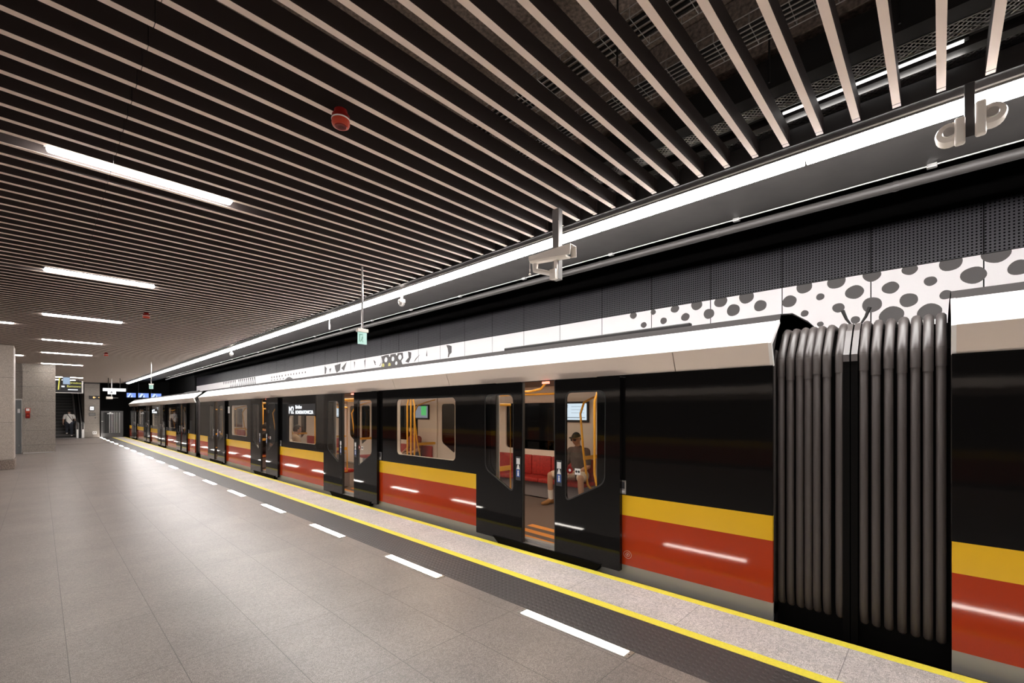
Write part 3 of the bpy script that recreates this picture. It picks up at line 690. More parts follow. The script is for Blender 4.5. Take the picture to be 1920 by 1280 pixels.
            mb.build('screen', [M_SCRW, M_SCRGREY, M_SCRG, M_INK], sc)
    # car ends with the way through
    for y, s in ((y0, 1), (y1, -1)):
        a, b = sorted((y, y + s * 0.03))
        MB().box(3.985, 4.65, a, b, -0.1, 2.1).box(5.85, 6.5, a, b, -0.1, 2.1).prism([(4.0, 2.1), (4.2, 2.40), (4.6, 2.47), (5.25, 2.49), (5.9, 2.47), (6.3, 2.40), (6.5, 2.1)], 'Y', a, b).build('end_wall', M_ENDW, car)
        a, b = sorted((y - s * 0.003, y + s * 0.02))
        MB().prism([(3.89, 2.139), (3.96, 1.963), (3.99, 1.970), (3.93, 2.130), (4.165, 2.328), (4.149, 2.352)], 'Y', a, b).build('end_trim', M_TROOF, car)
    return car
D1 = [(3.058, 3.549), (7.637, 8.093), (12.204, 12.597), (16.658, 17.039)]
C1Y = (0.946, 19.17)
car1 = metro_car('whole middle metro car with open doors and a large lit destination sign', C1Y[0], C1Y[1], D1, 2, seams=(1.73, 4.975, 6.36, 9.557, 12.0, 14.2, 16.6))
D2 = [(21.85, 22.15), (26.15, 26.45), (30.35, 30.63), (34.95, 35.2)]
car2 = metro_car('farthest metro car by the dark tunnel end, last of the train', 19.93, 37.5, D2, 2, seams=(24.5, 29, 33), screens=False)
car0 = metro_car('nearest metro car cut off by the right edge, black over yellow and red', -9.0, -0.055, [(-6.2, -5.8), (-2.9, -2.5)], 9, seams=(-4.2,))
# small emblem and notice on the middle car
mb = MB()
for r in (0.042, 0.022):
    ring = ell(2.205, 0.215, r); mb.panel(ring, [shrink(ring, 0.004)], XB - 0.0015, XB)
mb.prism(ell(2.205, 0.215, 0.008), 'X', XB - 0.0015, XB)
mb.build('emblem', mat('pale print', (0.5, 0.3, 0.25), 0.5), car1)
MB().box(XB - 0.002, XB, 15.52, 15.70, 1.58, 1.78).build('notice', M_WHITEP, car1)

def bellows(label, y0, y1, folds_l, plates, folds_r):
    t = thing('gangway_bellows', label, 'gangway bellows', (5.25, (y0 + y1) / 2, -0.6), 'gangway bellows')
    sp = (y1 - y0) / 16.5; r = sp * 0.435
    arch = lambda X, zt: [(X, -0.6), (X, 2.02), (X + 0.15, zt - 0.06), (X + 0.22, zt), (10.5 - X - 0.22, zt), (10.5 - X - 0.15, zt - 0.06), (10.5 - X, 2.02), (10.5 - X, -0.6)]
    mb = MB()
    op = arch(4.105, 2.22); ip = arch(4.16, 2.17)
    for a, b in zip(range(len(op) - 1), range(1, len(op))):
        q = [op[a], op[b], ip[b], ip[a]]; mb.prism(q, 'Y', y0 + 0.003, y1 - 0.003)
    mb.build('membrane', M_VOID, t)
    jit = [0.0, -0.03, 0.002, -0.025, 0.004, -0.02, 0.01, 0.015, -0.02, 0.02, -0.015, 0.018, -0.012, 0.02]
    for n, y in enumerate(folds_l + folds_r):
        a = [(p[0], y, p[1]) for p in arch(4.065, 2.262)]; a = [(4.5, y, 0.03), (4.2, y, 0.045), (4.085, y, 0.11), (4.065, y, 0.2)] + a[1:-1] + [(6.435, y, 0.2), (6.415, y, 0.11), (6.3, y, 0.045), (6.0, y, 0.03)]
        fo = MB().tube(a, r, 10).build('fold', M_FOLD, t, True)
        z0 = 1.885 + jit[n % 14]
        s = [(4.065, y, z0), (4.065, y, 2.01), (4.082, y, 2.05), (4.20, y, 2.20), (4.225, y, 2.235), (4.27, y, 2.258), (4.6, y, 2.264)]
        MB().tube(s, sp * 0.475, 10).build('sleeve', M_SLEEVE, fo, True)
    for y in plates:
        a = arch(4.045, 2.27); b = arch(4.115, 2.21); mb = MB()
        for i in range(len(a) - 1): mb.prism([a[i], a[i + 1], b[i + 1], b[i]], 'Y', y - sp * 0.33, y + sp * 0.33)
        pl = mb.build('centre_frame', M_VOID, t)
        mb = MB(); a = [(4.041, 1.97), (4.041, 2.02), (4.19, 2.212), (4.261, 2.275), (4.6, 2.275)]; b = [(4.05, 1.97), (4.05, 2.02), (4.2, 2.2), (4.265, 2.262), (4.6, 2.262)]
        for i in range(len(a) - 1): mb.prism([a[i], a[i + 1], b[i + 1], b[i]], 'Y', y - sp * 0.30, y + sp * 0.30)
        mb.build('sleeve', M_SLEEVE, pl)
    for y, dy in zip(plates, (0.06, -0.06)):
        MB().tube([(4.35, y, 2.27), (4.35, y + dy * 0.6, 2.33), (4.35, y + dy, 2.40)], [0.006, 0.010, 0.013], 6).build('hook', M_RUB, t, True)
    return t
bellows('dark ribbed gangway bellows between the nearest and the middle car', -0.055, 0.946, [0.913, 0.85, 0.786, 0.73, 0.675, 0.612, 0.534], [0.493, 0.446], [0.394, 0.326, 0.257, 0.187, 0.119, 0.056, -0.007])
yy0, yy1 = 19.17, 19.93; sp = (yy1 - yy0) / 16.5
ys = [yy0 + sp * (0.8 + k) for k in range(16)]
bellows('dark gangway bellows far down the train before the last car', yy0, yy1, ys[9:], ys[7:9], ys[:7])
# train standing at the opposite platform edge, seen only mirrored in the black gloss
op = thing('metro_train', 'train at the opposite platform, seen only as a faint mirror image in the black panels', 'metro train', (-7.4, 15, -0.15))
def flip(pts): return [(-1.95 - x, z) for x, z in pts]
MB().prism(flip([(4.0, -0.15), (4.0, 1.97), (4.2, 2.41), (5.25, 2.5), (6.3, 2.41), (6.5, 1.97), (6.5, -0.15)]), 'Y', -6, 36).build('body', M_RUB, op)
MB().prism(flip([(3.962, 1.966), (3.893, 2.138), (4.148, 2.349), (4.18, 2.33), (3.99, 1.966)]), 'Y', -6, 36).build('roof_fascia', M_TCREAM, op)
MB().box(-5.95, -5.9, -6, 36, 0.11, 0.594).build('red_panel', M_TRED, op); MB().box(-5.95, -5.9, -6, 36, 0.595, 0.79).build('yellow_stripe', M_TYEL, op)
MB().box(-5.95, -5.905, -6, 36, 0.791, 1.965).build('black_panel', M_RUB, op)
# ------------------------------------------------------------------ pipes beside the track
pipe = thing('wall_pipe', 'long grey pipe with clamps under the edge of the dark soffit', 'pipe', (5.55, 15, 3.70))
MB().tube([(5.57, -6.5, 3.735), (5.57, 34, 3.735), (5.52, 35.5, 3.68)], 0.045, 12).build('pipe_run', M_PIPE, pipe, True)
for k in range(22):
    y = 0.3 + 1.62 * k
    MB().lathe([(0.048, y - 0.02), (0.05, y), (0.048, y + 0.02)], (5.57, 0, 3.735), 'Y', 14).build('clamp', M_PIPE, pipe)
con = thing('conduit', 'thin pale conduit running just above the grey pipe', 'conduit', (5.44, 15, 3.77))
MB().tube([(5.44, -6.5, 3.786), (5.44, 35, 3.786)], 0.008, 8).build('tube', M_GALV, con, True)
for k in range(22):
    y = 0.05 + 1.62 * k; MB().rbox(5.42, 5.47, y - 0.035, y + 0.035, 3.765, 3.799, 0.006).build('clip', M_GALV, con)
rod = MB().tube([(3.97, 8.79, 3.8), (3.97, 8.79, 3.36)], 0.008, 6).tube([(3.97, 8.79, 3.37), (3.97, 8.79, 3.25)], 0.014, 8)
tag(rod.build('hanging_rod', M_WPLAST), 'thin white rod hanging below the line of lights, left of the exit sign', 'rod')

# ------------------------------------------------------------------ fire alarm sounders
def sounder(x, y, label):
    t = thing('alarm_sounder', label, 'fire alarm', (x, y, 3.40), 'red alarm sounders')
    MB().lathe([(0.038, 3.50), (0.042, 3.47), (0.053, 3.465), (0.055, 3.442)], (x, y, 0), n=24).build('base', M_RED, t, True)
    MB().lathe([(0.056, 3.442), (0.057, 3.438), (0.056, 3.434)], (x, y, 0), n=24).build('band', M_WPLAST, t, True)
    MB().lathe([(0.054, 3.434), (0.055, 3.415), (0.050, 3.402), (0.044, 3.398)], (x, y, 0), n=24).build('beacon', M_ORANGE, t, True)
    mb = MB()
    for r in (0.038, 0.025, 0.012): mb.lathe([(r, 3.398), (r - 0.004, 3.3945)], (x, y, 0), n=20)
    mb.build('grille', M_RED, t, True)
    return t
s0 = sounder(1.305, 2.73, 'largest red fire alarm sounder hanging below the slats, nearest one')
dup(s0, (1.40, 10.98, 3.40), 'small red fire alarm sounder on the ceiling, middle one of three')
dup(s0, (1.45, 19.2, 3.40), 'tiny red fire alarm sounder on the ceiling, farthest of three')

# ------------------------------------------------------------------ CCTV camera on a post
c = thing('security_camera', 'white box security camera on a grey drop post below the slats', 'security camera', (3.35, 2.6, 2.83))
MB().rbox(3.315, 3.375, 2.56, 2.635, 2.84, 3.50, 0.004).build('post', M_GREYPOST, c)
MB().box(3.296, 3.315, 2.565, 2.60, 2.84, 3.03).box(3.3135, 3.3145, 2.557, 2.562, 3.10, 3.38).build('post_edge', M_WPLAST, c)
A = Vector((3.27, 2.85, 3.055)); B = Vector((3.30, 2.44, 3.045)); dv = (B - A).normalized(); sd = Vector((1, 0.07, 0)).normalized(); up = Vector((0, 0, 1))
mb = MB()
prof0 = [(-.042, -.008), (-.042, .028), (.042, .028), (.042, -.008), (.03, -.022), (-.03, -.022)]
prof1 = [(-.044, -.028), (-.044, .045), (.044, .045), (.044, -.028), (.034, -.042), (-.034, -.042)]
v = [A + sd * p[0] + up * p[1] for p in prof0] + [B + sd * p[0] + up * p[1] for p in prof1]
mb.add(v, [list(range(6))[::-1], list(range(6, 12))] + [(i, (i + 1) % 6, 6 + (i + 1) % 6, 6 + i) for i in range(6)])
mb.build('housing', M_WPLAST, c)
mb = MB(); Cc = B + dv * 0.055
hood = [(-.066, .0), (-.066, .066), (.066, .066), (.066, .0)]
def ringpts(p, pr): return [p + sd * q[0] + up * q[1] for q in pr]
o1 = ringpts(A + dv * 0.0, [(-.05, .0), (-.05, .036), (.05, .036), (.05, .0)]); o2 = ringpts(Cc, [(-.056, -.036), (-.05, .062), (.05, .062), (.056, -.036)])
i1 = ringpts(A, [(-.046, .0), (-.046, .032), (.046, .032), (.046, .0)]); i2 = ringpts(Cc, [(-.051, -.036), (-.045, .057), (.045, .057), (.051, -.036)])
mb.add(o1 + o2 + i1 + i2, [(0, 1, 5, 4), (1, 2, 6, 5), (2, 3, 7, 6), (8, 12, 13, 9), (9, 13, 14, 10), (10, 14, 15, 11), (4, 5, 13, 12), (5, 6, 14, 13), (6, 7, 15, 14), (0, 8, 9, 1), (1, 9, 10, 2), (2, 10, 11, 3), (0, 4, 12, 8), (3, 11, 15, 7)])
mb.build('sun_shield', M_WPLAST, c)
MB().add(ringpts(B + dv * 0.003, [(-.04, -.026), (-.04, .042), (.04, .042), (.04, -.026)]), [(0, 1, 2, 3)]).build('lens_window', M_INK, c)
MB().tube([(3.275, 2.81, 3.02), (3.275, 2.81, 2.96), (3.275, 2.77, 2.945), (3.29, 2.64, 2.90), (3.29, 2.60, 2.88)], [0.03, 0.026, 0.024, 0.022, 0.024], 10).rbox(3.27, 3.312, 2.565, 2.635, 2.835, 2.93, 0.006).build('bracket', M_WPLAST, c, True)
MB().tube([(3.262, 2.868, 3.05), (3.262, 2.868, 2.935)], 0.0025, 6).lathe([(0.004, 2.985), (0.006, 2.975), (0.004, 2.955)], (3.262, 2.868, 0), n=8).lathe([(0.004, 2.945), (0.012, 2.936), (0.010, 2.926), (0.004, 2.922)], (3.262, 2.868, 0), n=10).build('safety_cord', M_WPLAST, c, True)

# ------------------------------------------------------------------ pair of camera housings at the top right
t = thing('twin_camera_mount', 'pair of white rounded housings on a dark post below the light line', 'camera pair', (3.70, -0.125, 3.19))
MB().rbox(3.69, 3.735, -0.147, -0.103, 3.20, 3.50, 0.004).box(3.68, 3.69, -0.15, -0.10, 3.185, 3.20).build('post', M_DTRIM, t)
for yc, z0, z1, s in ((-0.084, 3.145, 3.30, 1), (-0.168, 3.165, 3.36, -1)):
    h = MB().rbox(3.645, 3.685, yc - 0.023, yc + 0.023, z0, z1, 0.012, seg=3).build('housing', M_WPLAST, t, True)
    cy = yc + s * 0.045; zc = 3.235 if s > 0 else 3.275
    prof = [(0.02, 3.66), (0.055, 3.665), (0.062, 3.69), (0.058, 3.74), (0.03, 3.76)]
    MB().lathe([(r, x) for r, x in prof], (0, cy, zc), 'X', 20).build('dome', M_WPLAST, h, True)
    MB().lathe([(0.026, 3.655), (0.03, 3.661)], (0, cy, zc), 'X', 16).build('lens', M_STEEL, h, True)

# ------------------------------------------------------------------ dome cameras under the line of lights
def dome(x, y, z, label):
    t = thing('dome_camera', label, 'dome camera', (x, y, z), 'dome cameras under the lights')
    MB().tube([(x, y, z + 0.17), (x, y, z + 0.10)], 0.02, 10).build('stem', M_WPLAST, t, True)
    MB().lathe([(0.03, z + 0.11), (0.05, z + 0.105), (0.055, z + 0.06), (0.05, z + 0.055)], (x, y, 0), n=20).build('collar', M_WPLAST, t, True)
    MB().lathe([(0.048, z + 0.055), (0.045, z + 0.03), (0.03, z + 0.008), (0.006, z)], (x, y, 0), n=20).build('dome', M_STEEL, t, True)
    return t
d = dome(3.86, 6.03, 3.24, 'small white dome camera under the light line, right of the exit sign')
dup(d, (3.86, 15.0, 3.24), 'tiny white dome camera farther along under the light line')

# ------------------------------------------------------------------ hanging exit signs
def exit_sign(x, y, label):
    t = thing('exit_sign', label, 'exit sign', (x, y, 2.49), 'hanging exit signs')
    MB().tube([(x, y, 3.5), (x, y, 2.68)], 0.013, 8).build('rod', M_STEEL, t, True)
    MB().rbox(x - 0.075, x + 0.075, y - 0.03, y + 0.03, 2.645, 2.69, 0.006).build('top_rail', M_WPLAST, t)
    mb = MB().box(x - 0.062, x + 0.062, y - 0.006, y + 0.006, 2.49, 2.645, 0)
    yy = y - 0.0065
    def P(pts): mb.prism([(x + a, 2.49 + b) for a, b in pts], 'Y', yy - 0.001, yy, 1)
    P([(-0.045, 0.03), (-0.045, 0.13), (0.004, 0.13), (0.004, 0.118), (-0.033, 0.118), (-0.033, 0.03)])
    P([(-0.010, 0.095), (0.004, 0.103), (0.010, 0.085), (0.0, 0.06), (0.012, 0.025), (0.002, 0.025), (-0.008, 0.055), (-0.022, 0.03), (-0.03, 0.035), (-0.014, 0.07)])
    P([(-0.002, 0.112), (0.008, 0.112), (0.008, 0.104), (-0.002, 0.104)])
    mb.build('lit_panel', [M_EXITW, M_EXITG], t)
    return t
e0 = exit_sign(2.9, 5.46, 'small lit green and white exit sign on a thin rod, nearest one')
dup(e0, (2.9, 21.6, 2.49), 'tiny pale exit sign on a thin rod far above the last car')

# ------------------------------------------------------------------ far end: gate, signs, screens
g = thing('platform_gate', 'dark grey barred gate beside the granite end wall', 'gate', (3.2, 38.8, 0))
MB().box(2.68, 2.80, 38.75, 38.83, 0, 1.70).box(3.60, 3.76, 38.75, 38.83, 0, 1.70).box(2.80, 3.60, 38.75, 38.83, 1.60, 1.70).box(2.80, 3.60, 38.75, 38.83, 0, 0.28).build('frame', M_GATE, g)
for k in range(10):
    x = 2.83 + 0.082 * k; MB().box(x, x + 0.03, 38.78, 38.80, 0.28, 1.60).build('bar', M_GALV if k > 2 else M_GATE, g)
MB().box(2.98, 3.28, 38.74, 38.75, 1.50, 1.56).box(3.08, 3.18, 38.74, 38.75, 1.56, 1.62).build('notice', M_WHITEP, g)
MB().rbox(2.70, 2.78, 38.71, 38.75, 1.02, 1.05, 0.004).build('latch', M_STEEL, g)
t = thing('hanging_sign', 'white lit sign box on two black rods before the dark tunnel', 'hanging sign', (2.85, 33, 2.75))
MB().box(2.57, 2.60, 32.98, 33.02, 2.93, 3.5).box(3.05, 3.08, 32.98, 33.02, 2.93, 3.5).build('rod', M_BLACK, t)
MB().rbox(2.36, 3.31, 32.93, 33.07, 2.77, 2.93, 0.01).build('light_box', M_SIGNW, t)
t = thing('hanging_sign', 'small white square sign with a dark arrow under the lit sign box', 'hanging sign', (2.8, 33.6, 2.5))
mb = MB().box(2.60, 2.95, 33.55, 33.60, 2.62, 2.80, 0)
mb.prism([(2.67, 2.66), (2.69, 2.65), (2.76, 2.73), (2.76, 2.66), (2.79, 2.66), (2.79, 2.77), (2.70, 2.77), (2.70, 2.75), (2.745, 2.75)], 'Y', 33.545, 33.55, 1)
mb.build('plate', [M_SIGNW, M_INK], t)
MB().box(2.77, 2.79, 33.56, 33.59, 2.80, 3.5).build('rod', M_GALV, t)
t = thing('security_camera', 'tiny white camera hanging under the square arrow sign at the far end', 'security camera', (2.75, 34.2, 2.3))
MB().rbox(2.58, 2.86, 34.1, 34.3, 2.36, 2.50, 0.02).build('housing', M_WPLAST, t)
MB().box(2.80, 2.83, 34.19, 34.22, 2.50, 3.5).build('rod', M_GALV, t)
MB().box(2.86, 3.1, 34.18, 34.22, 2.42, 2.44).build('arm', M_GREYPOST, t)
for i, (a, b) in enumerate(((4.09, 4.62), (4.70, 5.32), (5.40, 6.03))):
    t = thing('platform_monitor', 'blue lit monitor in the dark above the last car, %s of three' % ('left one', 'middle one', 'right one')[i], 'monitor', ((a + b) / 2, 40.5, 2.6), 'monitors above the track')
    MB().rbox(a, b, 40.5, 40.58, 2.62, 2.97, 0.01).build('casing', M_INK, t)
    w = b - a
    mb = MB().box(a + 0.025, b - 0.025, 40.495, 40.5, 2.645, 2.945, 0)
    mb.prism([(a + 0.05, 2.65), (a + 0.25 * w, 2.65), (a + 0.5 * w, 2.9), (a + 0.2, 2.93)], 'Y', 40.492, 40.495, 1)
    mb.prism([(a + 0.45 * w, 2.65), (a + 0.62 * w, 2.65), (a + 0.55 * w, 2.88)], 'Y', 40.492, 40.495, 1)
    mb.prism([(a + 0.3 * w, 2.65), (a + 0.42 * w, 2.65), (a + 0.52 * w, 2.88)], 'Y', 40.49, 40.492, 2)
    mb.build('screen', [M_SCRB, M_SCRW, M_INK], t)
    MB().box(a + 0.03, a + 0.06, 40.52, 40.56, 2.97, 3.8).build('drop_rod', M_INK, t)
t = thing('wall_screen', 'small white lit screen on the granite end wall', 'screen', (2.27, 38.96, 1.72))
MB().rbox(2.16, 2.38, 38.95, 39.0, 1.72, 1.99, 0.008).build('casing', M_INK, t)
mb = MB().box(2.18, 2.36, 38.945, 38.95, 1.75, 1.97, 0).box(2.22, 2.32, 38.942, 38.945, 1.83, 1.86, 1); mb.build('display', [M_SIGNW, M_INK], t)
t = thing('wall_plaque', 'grey framed plaque under the screen on the granite end wall', 'plaque', (2.28, 38.98, 1.36))
MB().box(2.13, 2.44, 38.985, 39.0, 1.38, 1.58).build('plate', M_DTRIM, t); MB().box(2.15, 2.42, 38.98, 38.985, 1.40, 1.56).build('face', M_GREYPOST, t)
t = thing('wall_sign', 'dark sign with amber symbol and arrow on the granite end wall', 'wall sign', (2.4, 38.95, 2.43))
MB().box(2.14, 2.64, 38.93, 39.0, 2.45, 2.66).build('panel', M_INK, t)
MB().prism([(2.36 + .05 * math.cos(a * PI / 8), 2.555 + .06 * math.sin(a * PI / 8)) for a in range(16)], 'Y', 38.925, 38.93).box(2.42, 2.46, 38.925, 38.93, 2.54, 2.57).prism([(2.55, 2.555), (2.62, 2.60), (2.62, 2.51)], 'Y', 38.925, 38.93).build('symbol', emit('amber symbol', (1, 0.6, 0.15), 0.4), t)
t = thing('wall_socket', 'small dark switch box on the granite end wall', 'switch', (2.45, 38.98, 1.25)); MB().rbox(2.40, 2.47, 38.97, 39.0, 1.24, 1.28, 0.004).build('casing', M_INK, t)
MB().box(2.42, 2.45, 38.966, 38.97, 1.25, 1.27).build('button', M_DTRIM, t)
t = thing('wall_outlet', 'steel outlet cover low on the granite end wall', 'outlet', (2.4, 38.98, 0.2)); MB().box(2.30, 2.50, 38.985, 39.0, 0.22, 0.40).build('cover', M_STEEL, t); MB().box(2.34, 2.38, 38.98, 38.985, 0.28, 0.34).box(2.42, 2.46, 38.98, 38.985, 0.28, 0.34).build('socket', M_INK, t)
# alarm box on the granite block
t = thing('alarm_box', 'red and orange wall alarm box on the granite block', 'alarm box', (-0.32, 25.62, 1.38))
MB().rbox(-0.39, -0.26, 25.58, 25.65, 1.58, 1.77, 0.01).build('sign_plate', M_ORANGE, t)
MB().box(-0.37, -0.28, 25.576, 25.58, 1.66, 1.75).build('symbol', M_WHITEP, t)
MB().rbox(-0.385, -0.265, 25.56, 25.65, 1.38, 1.575, 0.012).build('call_box', M_RED, t)
MB().lathe([(0.03, 25.553), (0.034, 25.56)], (-0.325, 0, 1.48), 'Y', 14).build('button', M_ORANGE, t)

# ------------------------------------------------------------------ escalator and hall
esc = thing('escalator', 'dark stepped escalator with steel balustrade rising beside the end wall', 'escalator', (1.1, 39.1, 0))
RISE, RUN = 0.2, 0.36
mb = MB()
mb.box(0.45, 1.56, 38.98, 39.35, 0.0, 0.02, 1)
for k in range(22):
    y = 39.35 + RUN * k; z = RISE * max(0, k - 1)
    st = MB().box(0.45, 1.56, y, y + RUN + 0.02, z - 0.15, z + 0.01 + 0.19 * (1 if k else 0), 0).box(0.45, 1.56, y - 0.004, y + 0.03, z + 0.185, z + 0.202, 1)
    st.build('step', [M_STEP, M_GREYPOST], esc)
mb.build('comb_plate', [M_STEP, M_STEEL], esc)
for x0, x1 in ((1.57, 1.66), (1.80, 1.92), (0.30, 0.43)):
    pts = [(38.95, 0.0), (38.95, 0.95), (39.5, 1.02), (47.2, 5.3), (47.2, 4.2), (39.7, 0.0)]
    b = MB().prism(pts, 'X', x0, x1).build('balustrade', M_BALU, esc)
    MB().tube([((x0 + x1) / 2, 38.95, 0.55), ((x0 + x1) / 2, 38.86, 0.8), ((x0 + x1) / 2, 38.95, 1.0), ((x0 + x1) / 2, 39.5, 1.07), ((x0 + x1) / 2, 47.2, 5.35)], 0.035, 8).build('handrail', M_RUB, b, True)
MB().prism([(39.2, 0.0), (39.2, 0.9), (39.6, 0.95), (47.2, 5.2), (47.2, 4.2), (39.8, 0.0)], 'X', 1.67, 1.79).build('deck', M_STEP, esc)
struct(MB().box(1.925, 2.5, 40.2, 47.7, 0, 8).build('wall_stairwell', M_WALLG), 'granite side wall of the escalator shaft', 'wall')
struct(MB().box(-1.5, 0.25, 38.95, 47.7, 0, 8).build('wall_shaft', M_WALLG), 'left wall of the escalator shaft', 'wall')
struct(MB().box(-1.5, 2.5, 47.6, 47.8, 0, 8).build('wall_landing', M_MURAL), 'pale wall at the top of the escalator', 'wall')
struct(MB().box(-1.5, 2.5, 39.16, 47.7, 4.35, 4.5).build('ceiling_shaft', M_MURAL), 'pale ceiling over the escalator', 'ceiling')
dup(base, (1.05, 34.2, 3.49), 'long white ceiling light behind the direction board at the far end')
dup(base, (0.86, 37.0, 3.49), 'last white ceiling light, just above the direction board')
# direction sign and display above the escalator
t = thing('direction_sign', 'black hanging direction board with yellow station names above the escalator', 'direction sign', (1.2, 36, 2.74))
mb = MB().rbox(0.55, 1.72, 35.95, 36.05, 2.74, 3.40, 0.01, 0)
mb.build('board', M_INK, t)
MB().box(1.66, 1.73, 35.93, 36.07, 2.73, 3.41).box(0.5, 1.73, 35.93, 36.07, 2.70, 2.74).build('frame', M_STEEL, t)
mb = MB(); text_mb(mb, 'Bródno', 0.16, face_y(1.15, 35.945, 3.24), 0); text_mb(mb, 'Bemowo', 0.16, face_y(1.05, 35.945, 3.04), 0)
mb.box(0.72, 0.80, 35.94, 35.95, 3.04, 3.11, 1).box(0.84, 0.96, 35.94, 35.95, 3.04, 3.11, 1).box(1.10, 1.50, 35.94, 35.95, 2.88, 2.92, 1)
mb.build('lettering', [M_LEDY, M_LEDW], t)
MB().box(0.8, 0.83, 35.98, 36.02, 3.40, 3.5).box(1.5, 1.53, 35.98, 36.02, 3.40, 3.5).build('hanger', M_DTRIM, t)
t = thing('display_screen', 'pale blue hanging display in front of the direction board', 'display screen', (0.98, 34, 3.1))
MB().box(0.83, 1.13, 33.95, 34.05, 3.10, 3.50).build('casing', M_GREYPOST, t)
MB().box(0.85, 1.11, 33.94, 33.95, 3.12, 3.48).build('screen', emit('screen pale blue', (0.45, 0.62, 0.85), 0.25), t)
t = thing('side_display', 'narrow tilted display beside the pale blue one above the escalator', 'display screen', (0.75, 34.2, 2.8))
MB().prism([(0.70, 2.82), (0.77, 2.82), (0.82, 3.45), (0.74, 3.45)], 'Y', 34.1, 34.25).build('casing', M_PIPE, t)
MB().prism([(0.655, 2.82), (0.70, 2.82), (0.74, 3.45), (0.70, 3.48)], 'Y', 34.12, 34.22).build('face', M_LEDY, t)
# ------------------------------------------------------------------ people
TORSO = ('pelvis', 'waist', 'chest', 'upper')
def capsule(p0, r0, p1, r1):
    """closed tapered limb; radii are (lateral, depth)"""
    p0 = Vector(p0); p1 = Vector(p1); d = (p1 - p0); L = max(d.length, 1e-5); t = d / L
    lat = Vector((0, 1, 0)) if abs(t.y) < 0.8 else Vector((1, 0, 0))
    lat = (lat - t * lat.dot(t)).normalized(); dep = t.cross(lat); n = 16; rings = []
    def ring(c, s, rr): rings.append([tuple(c + lat * math.cos(2 * PI * j / n) * rr[0] * s + dep * math.sin(2 * PI * j / n) * rr[1] * s) for j in range(n)])
    for k in range(5):
        a = -PI / 2 + (k + 0.3) / 5 * PI / 2; ring(p0 + t * math.sin(a) * min(r0), math.cos(a), r0)
    for k in range(7):
        q = k / 6; ring(p0.lerp(p1, q), 1, (r0[0] + (r1[0] - r0[0]) * q, r0[1] + (r1[1] - r0[1]) * q))
    for k in range(5):
        a = (k + 0.7) / 5 * PI / 2; ring(p1 + t * math.sin(a) * min(r1), math.cos(a), r1)
    v = [q for r in rings for q in r]; m = len(rings); f = []
    for i in range(m - 1):
        for j in range(n): f.append((i * n + j, i * n + (j + 1) % n, (i + 1) * n + (j + 1) % n, (i + 1) * n + j))
    f.append(tuple(range(n))[::-1]); f.append(tuple(range((m - 1) * n, m * n)))
    return v, f
def limbs(nodes, edges):
    out = []
    for a, b in edges:
        if a not in nodes or b not in nodes: continue
        def R(n, o):
            r = nodes[n][1]
            if not isinstance(r, tuple): return (r, r)
            if n in TORSO and o not in TORSO and o != 'neck': return (min(r) * 0.8,) * 2
            return r
        out.append(capsule(nodes[a][0], R(a, b), nodes[b][0], R(b, a)))
    return out
def fuse(parts, voxel, smooth=4):
    """union of closed pieces into one continuous surface"""
    mb = MB()
    for v, f in parts: mb.add(v, f)
    me = bpy.data.meshes.new('fuse_tmp'); me.from_pydata(mb.v, [], mb.f)
    bm = bmesh.new(); bm.from_mesh(me); bmesh.ops.recalc_face_normals(bm, faces=bm.faces); bm.to_mesh(me); bm.free()
    o = bpy.data.objects.new('fuse_tmp', me); COL.objects.link(o)
    m = o.modifiers.new('rm', 'REMESH'); m.mode = 'VOXEL'; m.voxel_size = voxel; m.use_smooth_shade = True
    s = o.modifiers.new('sm', 'SMOOTH'); s.iterations = smooth; s.factor = 0.4
    bpy.context.view_layer.update()
    ev = bpy.data.meshes.new_from_object(o.evaluated_get(bpy.context.evaluated_depsgraph_get()))
    v = [tuple(q.co) for q in ev.vertices]; f = [list(p.vertices) for p in ev.polygons]
    bpy.data.objects.remove(o); bpy.data.meshes.remove(me); bpy.data.meshes.remove(ev)
    return v, f
